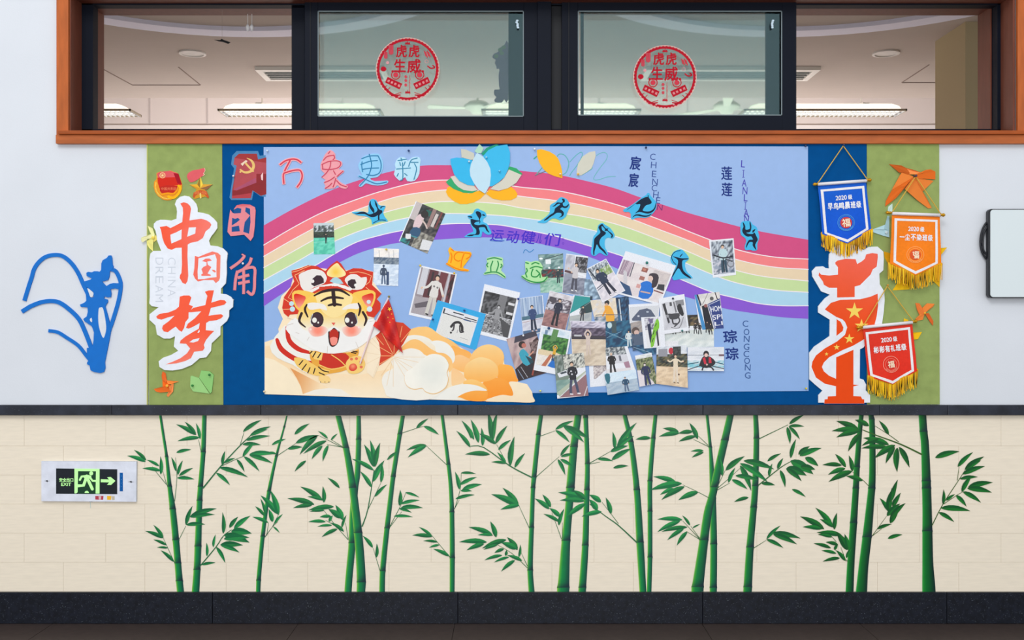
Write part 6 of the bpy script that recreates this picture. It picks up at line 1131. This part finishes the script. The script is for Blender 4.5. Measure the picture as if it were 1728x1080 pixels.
stalk('thick bamboo stalk slanting down right across its neighbour, left of centre', N(571.5,701,9.5, 584.5,754.6,10.5, 596,822,12.4, 600.5,858,13.2, 605,898,14, 608.5,940,14.6, 610.5,981.7,15, 609.7,997,14.5), (755,822,898,981),
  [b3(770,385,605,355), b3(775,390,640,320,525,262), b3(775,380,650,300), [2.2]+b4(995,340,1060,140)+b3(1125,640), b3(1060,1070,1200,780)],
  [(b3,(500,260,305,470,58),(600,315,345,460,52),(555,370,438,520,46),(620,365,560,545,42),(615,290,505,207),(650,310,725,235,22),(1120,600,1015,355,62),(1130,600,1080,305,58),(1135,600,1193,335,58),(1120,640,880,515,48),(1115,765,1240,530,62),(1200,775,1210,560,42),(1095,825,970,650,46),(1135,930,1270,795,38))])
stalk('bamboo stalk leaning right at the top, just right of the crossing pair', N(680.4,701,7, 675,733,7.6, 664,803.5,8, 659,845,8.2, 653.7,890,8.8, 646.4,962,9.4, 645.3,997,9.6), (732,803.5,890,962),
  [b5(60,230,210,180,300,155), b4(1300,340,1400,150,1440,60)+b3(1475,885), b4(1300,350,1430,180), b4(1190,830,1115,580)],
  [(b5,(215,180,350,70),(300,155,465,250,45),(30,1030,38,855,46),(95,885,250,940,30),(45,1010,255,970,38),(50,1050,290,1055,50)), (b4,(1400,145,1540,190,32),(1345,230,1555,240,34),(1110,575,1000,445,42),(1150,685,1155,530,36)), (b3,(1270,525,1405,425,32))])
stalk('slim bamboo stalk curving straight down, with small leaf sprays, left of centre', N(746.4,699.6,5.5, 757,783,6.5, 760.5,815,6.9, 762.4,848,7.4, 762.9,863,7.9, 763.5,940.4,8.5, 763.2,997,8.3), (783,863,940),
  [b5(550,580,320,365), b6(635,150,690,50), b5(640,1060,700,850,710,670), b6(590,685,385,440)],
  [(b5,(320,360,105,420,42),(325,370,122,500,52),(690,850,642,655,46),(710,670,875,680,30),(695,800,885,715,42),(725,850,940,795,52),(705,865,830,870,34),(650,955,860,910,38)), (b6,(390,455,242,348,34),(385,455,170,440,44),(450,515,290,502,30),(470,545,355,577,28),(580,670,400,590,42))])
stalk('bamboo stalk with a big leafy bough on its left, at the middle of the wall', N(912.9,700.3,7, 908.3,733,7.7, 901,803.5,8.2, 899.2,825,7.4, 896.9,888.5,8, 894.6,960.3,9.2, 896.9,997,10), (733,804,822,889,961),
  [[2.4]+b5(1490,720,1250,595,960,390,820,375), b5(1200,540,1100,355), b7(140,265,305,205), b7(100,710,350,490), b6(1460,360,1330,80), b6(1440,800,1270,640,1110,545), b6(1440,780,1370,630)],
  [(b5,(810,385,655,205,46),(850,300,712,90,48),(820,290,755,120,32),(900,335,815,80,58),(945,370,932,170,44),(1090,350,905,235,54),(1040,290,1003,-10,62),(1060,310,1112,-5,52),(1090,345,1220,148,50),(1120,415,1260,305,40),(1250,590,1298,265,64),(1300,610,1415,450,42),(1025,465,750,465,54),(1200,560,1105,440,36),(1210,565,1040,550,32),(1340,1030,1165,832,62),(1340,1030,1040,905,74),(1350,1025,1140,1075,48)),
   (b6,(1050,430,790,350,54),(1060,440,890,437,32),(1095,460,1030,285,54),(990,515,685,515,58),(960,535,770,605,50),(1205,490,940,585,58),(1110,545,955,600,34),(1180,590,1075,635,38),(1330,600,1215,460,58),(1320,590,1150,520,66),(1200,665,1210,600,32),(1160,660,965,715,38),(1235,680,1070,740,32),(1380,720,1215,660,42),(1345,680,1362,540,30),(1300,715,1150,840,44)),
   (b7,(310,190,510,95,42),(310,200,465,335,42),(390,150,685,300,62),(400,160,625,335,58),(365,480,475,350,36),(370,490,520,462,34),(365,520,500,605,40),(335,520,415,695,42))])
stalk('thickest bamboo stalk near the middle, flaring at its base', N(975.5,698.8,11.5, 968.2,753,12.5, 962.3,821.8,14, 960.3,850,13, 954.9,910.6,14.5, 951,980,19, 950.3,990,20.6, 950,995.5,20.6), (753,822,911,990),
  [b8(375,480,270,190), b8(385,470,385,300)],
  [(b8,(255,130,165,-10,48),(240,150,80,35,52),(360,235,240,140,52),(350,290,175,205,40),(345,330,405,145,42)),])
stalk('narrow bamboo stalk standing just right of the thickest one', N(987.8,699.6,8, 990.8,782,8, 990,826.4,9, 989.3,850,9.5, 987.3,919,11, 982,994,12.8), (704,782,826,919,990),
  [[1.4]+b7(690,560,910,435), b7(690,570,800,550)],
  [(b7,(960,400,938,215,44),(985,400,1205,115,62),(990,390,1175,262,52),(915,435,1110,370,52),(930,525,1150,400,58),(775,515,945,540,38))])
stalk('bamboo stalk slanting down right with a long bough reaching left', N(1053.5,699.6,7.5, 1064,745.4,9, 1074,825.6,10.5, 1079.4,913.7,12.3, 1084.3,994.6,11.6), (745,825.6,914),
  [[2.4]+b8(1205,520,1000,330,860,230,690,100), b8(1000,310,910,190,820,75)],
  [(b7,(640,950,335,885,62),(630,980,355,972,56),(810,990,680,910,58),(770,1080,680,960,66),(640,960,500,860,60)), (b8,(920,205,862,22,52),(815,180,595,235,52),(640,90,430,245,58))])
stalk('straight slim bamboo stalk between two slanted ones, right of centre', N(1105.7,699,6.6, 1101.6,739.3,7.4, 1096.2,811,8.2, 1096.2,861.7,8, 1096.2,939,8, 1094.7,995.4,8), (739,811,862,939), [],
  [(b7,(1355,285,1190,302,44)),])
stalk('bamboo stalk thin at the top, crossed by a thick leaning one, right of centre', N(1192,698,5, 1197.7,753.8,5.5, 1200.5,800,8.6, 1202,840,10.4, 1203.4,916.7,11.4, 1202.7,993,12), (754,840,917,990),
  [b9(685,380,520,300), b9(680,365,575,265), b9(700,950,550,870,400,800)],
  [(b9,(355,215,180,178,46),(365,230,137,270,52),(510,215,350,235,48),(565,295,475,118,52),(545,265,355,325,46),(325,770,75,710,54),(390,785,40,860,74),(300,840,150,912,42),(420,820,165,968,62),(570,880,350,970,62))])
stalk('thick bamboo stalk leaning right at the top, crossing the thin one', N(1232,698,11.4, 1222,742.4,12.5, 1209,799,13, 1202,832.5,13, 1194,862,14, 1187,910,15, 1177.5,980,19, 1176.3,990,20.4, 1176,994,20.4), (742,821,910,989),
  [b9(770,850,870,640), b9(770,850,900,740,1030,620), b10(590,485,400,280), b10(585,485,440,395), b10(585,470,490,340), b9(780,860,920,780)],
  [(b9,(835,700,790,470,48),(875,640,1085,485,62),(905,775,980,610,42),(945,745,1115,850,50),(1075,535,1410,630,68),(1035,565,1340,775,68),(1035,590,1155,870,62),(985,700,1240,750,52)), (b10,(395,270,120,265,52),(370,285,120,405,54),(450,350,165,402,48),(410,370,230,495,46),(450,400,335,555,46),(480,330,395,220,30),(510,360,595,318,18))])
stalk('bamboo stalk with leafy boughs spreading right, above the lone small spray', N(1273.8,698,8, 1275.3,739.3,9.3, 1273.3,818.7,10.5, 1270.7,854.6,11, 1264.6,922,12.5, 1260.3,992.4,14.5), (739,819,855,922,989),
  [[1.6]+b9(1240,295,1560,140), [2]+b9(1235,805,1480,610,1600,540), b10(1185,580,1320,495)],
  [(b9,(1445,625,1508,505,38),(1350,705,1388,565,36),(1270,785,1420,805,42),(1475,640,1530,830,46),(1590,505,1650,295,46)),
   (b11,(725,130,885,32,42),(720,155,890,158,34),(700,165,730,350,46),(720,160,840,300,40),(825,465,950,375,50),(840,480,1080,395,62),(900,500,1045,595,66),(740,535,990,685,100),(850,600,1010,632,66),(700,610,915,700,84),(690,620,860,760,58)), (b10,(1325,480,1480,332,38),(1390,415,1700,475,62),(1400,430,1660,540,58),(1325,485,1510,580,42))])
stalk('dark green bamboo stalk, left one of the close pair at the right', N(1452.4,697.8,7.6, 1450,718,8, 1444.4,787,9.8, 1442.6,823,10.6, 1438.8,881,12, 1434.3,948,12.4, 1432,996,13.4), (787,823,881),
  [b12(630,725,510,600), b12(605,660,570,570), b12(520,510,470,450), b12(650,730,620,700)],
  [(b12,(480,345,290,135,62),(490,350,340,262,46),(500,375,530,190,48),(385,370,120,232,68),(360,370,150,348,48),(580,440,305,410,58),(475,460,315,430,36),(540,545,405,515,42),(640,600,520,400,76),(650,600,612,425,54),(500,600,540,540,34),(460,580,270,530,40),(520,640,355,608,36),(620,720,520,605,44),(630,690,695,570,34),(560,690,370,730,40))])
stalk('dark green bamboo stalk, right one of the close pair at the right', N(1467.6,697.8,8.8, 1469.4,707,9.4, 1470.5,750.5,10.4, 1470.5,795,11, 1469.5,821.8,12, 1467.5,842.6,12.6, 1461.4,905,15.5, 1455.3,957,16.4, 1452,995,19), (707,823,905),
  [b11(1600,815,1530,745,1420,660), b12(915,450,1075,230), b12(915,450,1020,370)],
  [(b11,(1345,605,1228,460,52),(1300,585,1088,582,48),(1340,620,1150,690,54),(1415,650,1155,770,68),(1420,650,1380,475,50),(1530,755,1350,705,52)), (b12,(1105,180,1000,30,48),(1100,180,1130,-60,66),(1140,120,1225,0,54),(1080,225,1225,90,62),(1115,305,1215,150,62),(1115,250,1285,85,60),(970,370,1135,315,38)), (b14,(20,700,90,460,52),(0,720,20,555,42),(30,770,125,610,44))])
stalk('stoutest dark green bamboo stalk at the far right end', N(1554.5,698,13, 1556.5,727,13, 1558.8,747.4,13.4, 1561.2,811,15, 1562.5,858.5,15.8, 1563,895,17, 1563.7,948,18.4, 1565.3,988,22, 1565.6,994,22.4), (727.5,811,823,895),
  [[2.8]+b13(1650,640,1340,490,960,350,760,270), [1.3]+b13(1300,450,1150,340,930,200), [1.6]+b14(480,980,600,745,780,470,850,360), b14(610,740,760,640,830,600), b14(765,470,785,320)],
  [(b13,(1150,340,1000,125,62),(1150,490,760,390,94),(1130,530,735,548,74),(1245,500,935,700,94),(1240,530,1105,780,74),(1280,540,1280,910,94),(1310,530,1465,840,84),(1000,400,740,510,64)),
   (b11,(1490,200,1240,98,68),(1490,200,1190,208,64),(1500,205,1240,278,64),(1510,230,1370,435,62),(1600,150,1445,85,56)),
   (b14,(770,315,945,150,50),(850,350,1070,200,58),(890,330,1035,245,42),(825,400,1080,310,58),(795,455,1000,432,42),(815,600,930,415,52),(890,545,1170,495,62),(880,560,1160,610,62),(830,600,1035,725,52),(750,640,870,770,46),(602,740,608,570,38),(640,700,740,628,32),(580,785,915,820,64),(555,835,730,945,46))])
for fr, l, lb in ((b1,(585,445,750,412),'loose printed leaf between the two stalks nearest the exit sign'), (b3,(250,245,415,125),'loose printed leaf beside the third stalk, upper one'), (b3,(375,535,250,655),'loose printed leaf beside the third stalk, lower one'), (b3,(745,835,612,722),'loose printed leaf just left of the crossing pair'),
    (b7,(945,615,1115,592),'loose printed leaf left of the slanting stalk near the middle'), (b9,(630,425,488,432,30),'upper of two tiny loose leaves left of the thin crossed stalk'), (b9,(630,440,500,502,34),'lower of two tiny loose leaves left of the thin crossed stalk'), (b9,(1335,540,1485,455,38),'loose printed leaf right of the tall straight stalk, near its boughs'),
    (b9,(1125,940,965,990,40),'loose printed leaf low between the crossing pair and next stalk'), (b11,(755,850,905,935,38),'loose printed leaf below the spreading right boughs'), (b12,(1090,475,1250,432,42),'loose printed leaf between the close pair and the stoutest stalk'), (b14,(515,212,790,142,64),'long loose printed leaf right of the stoutest stalk')):
    (bx, by), (tx, ty) = fr(*l[:4]); leaf(bx, by, tx, ty, (l[4]/k_ if len(l) > 4 else math.hypot(tx-bx, ty-by)*.22), None, lb)
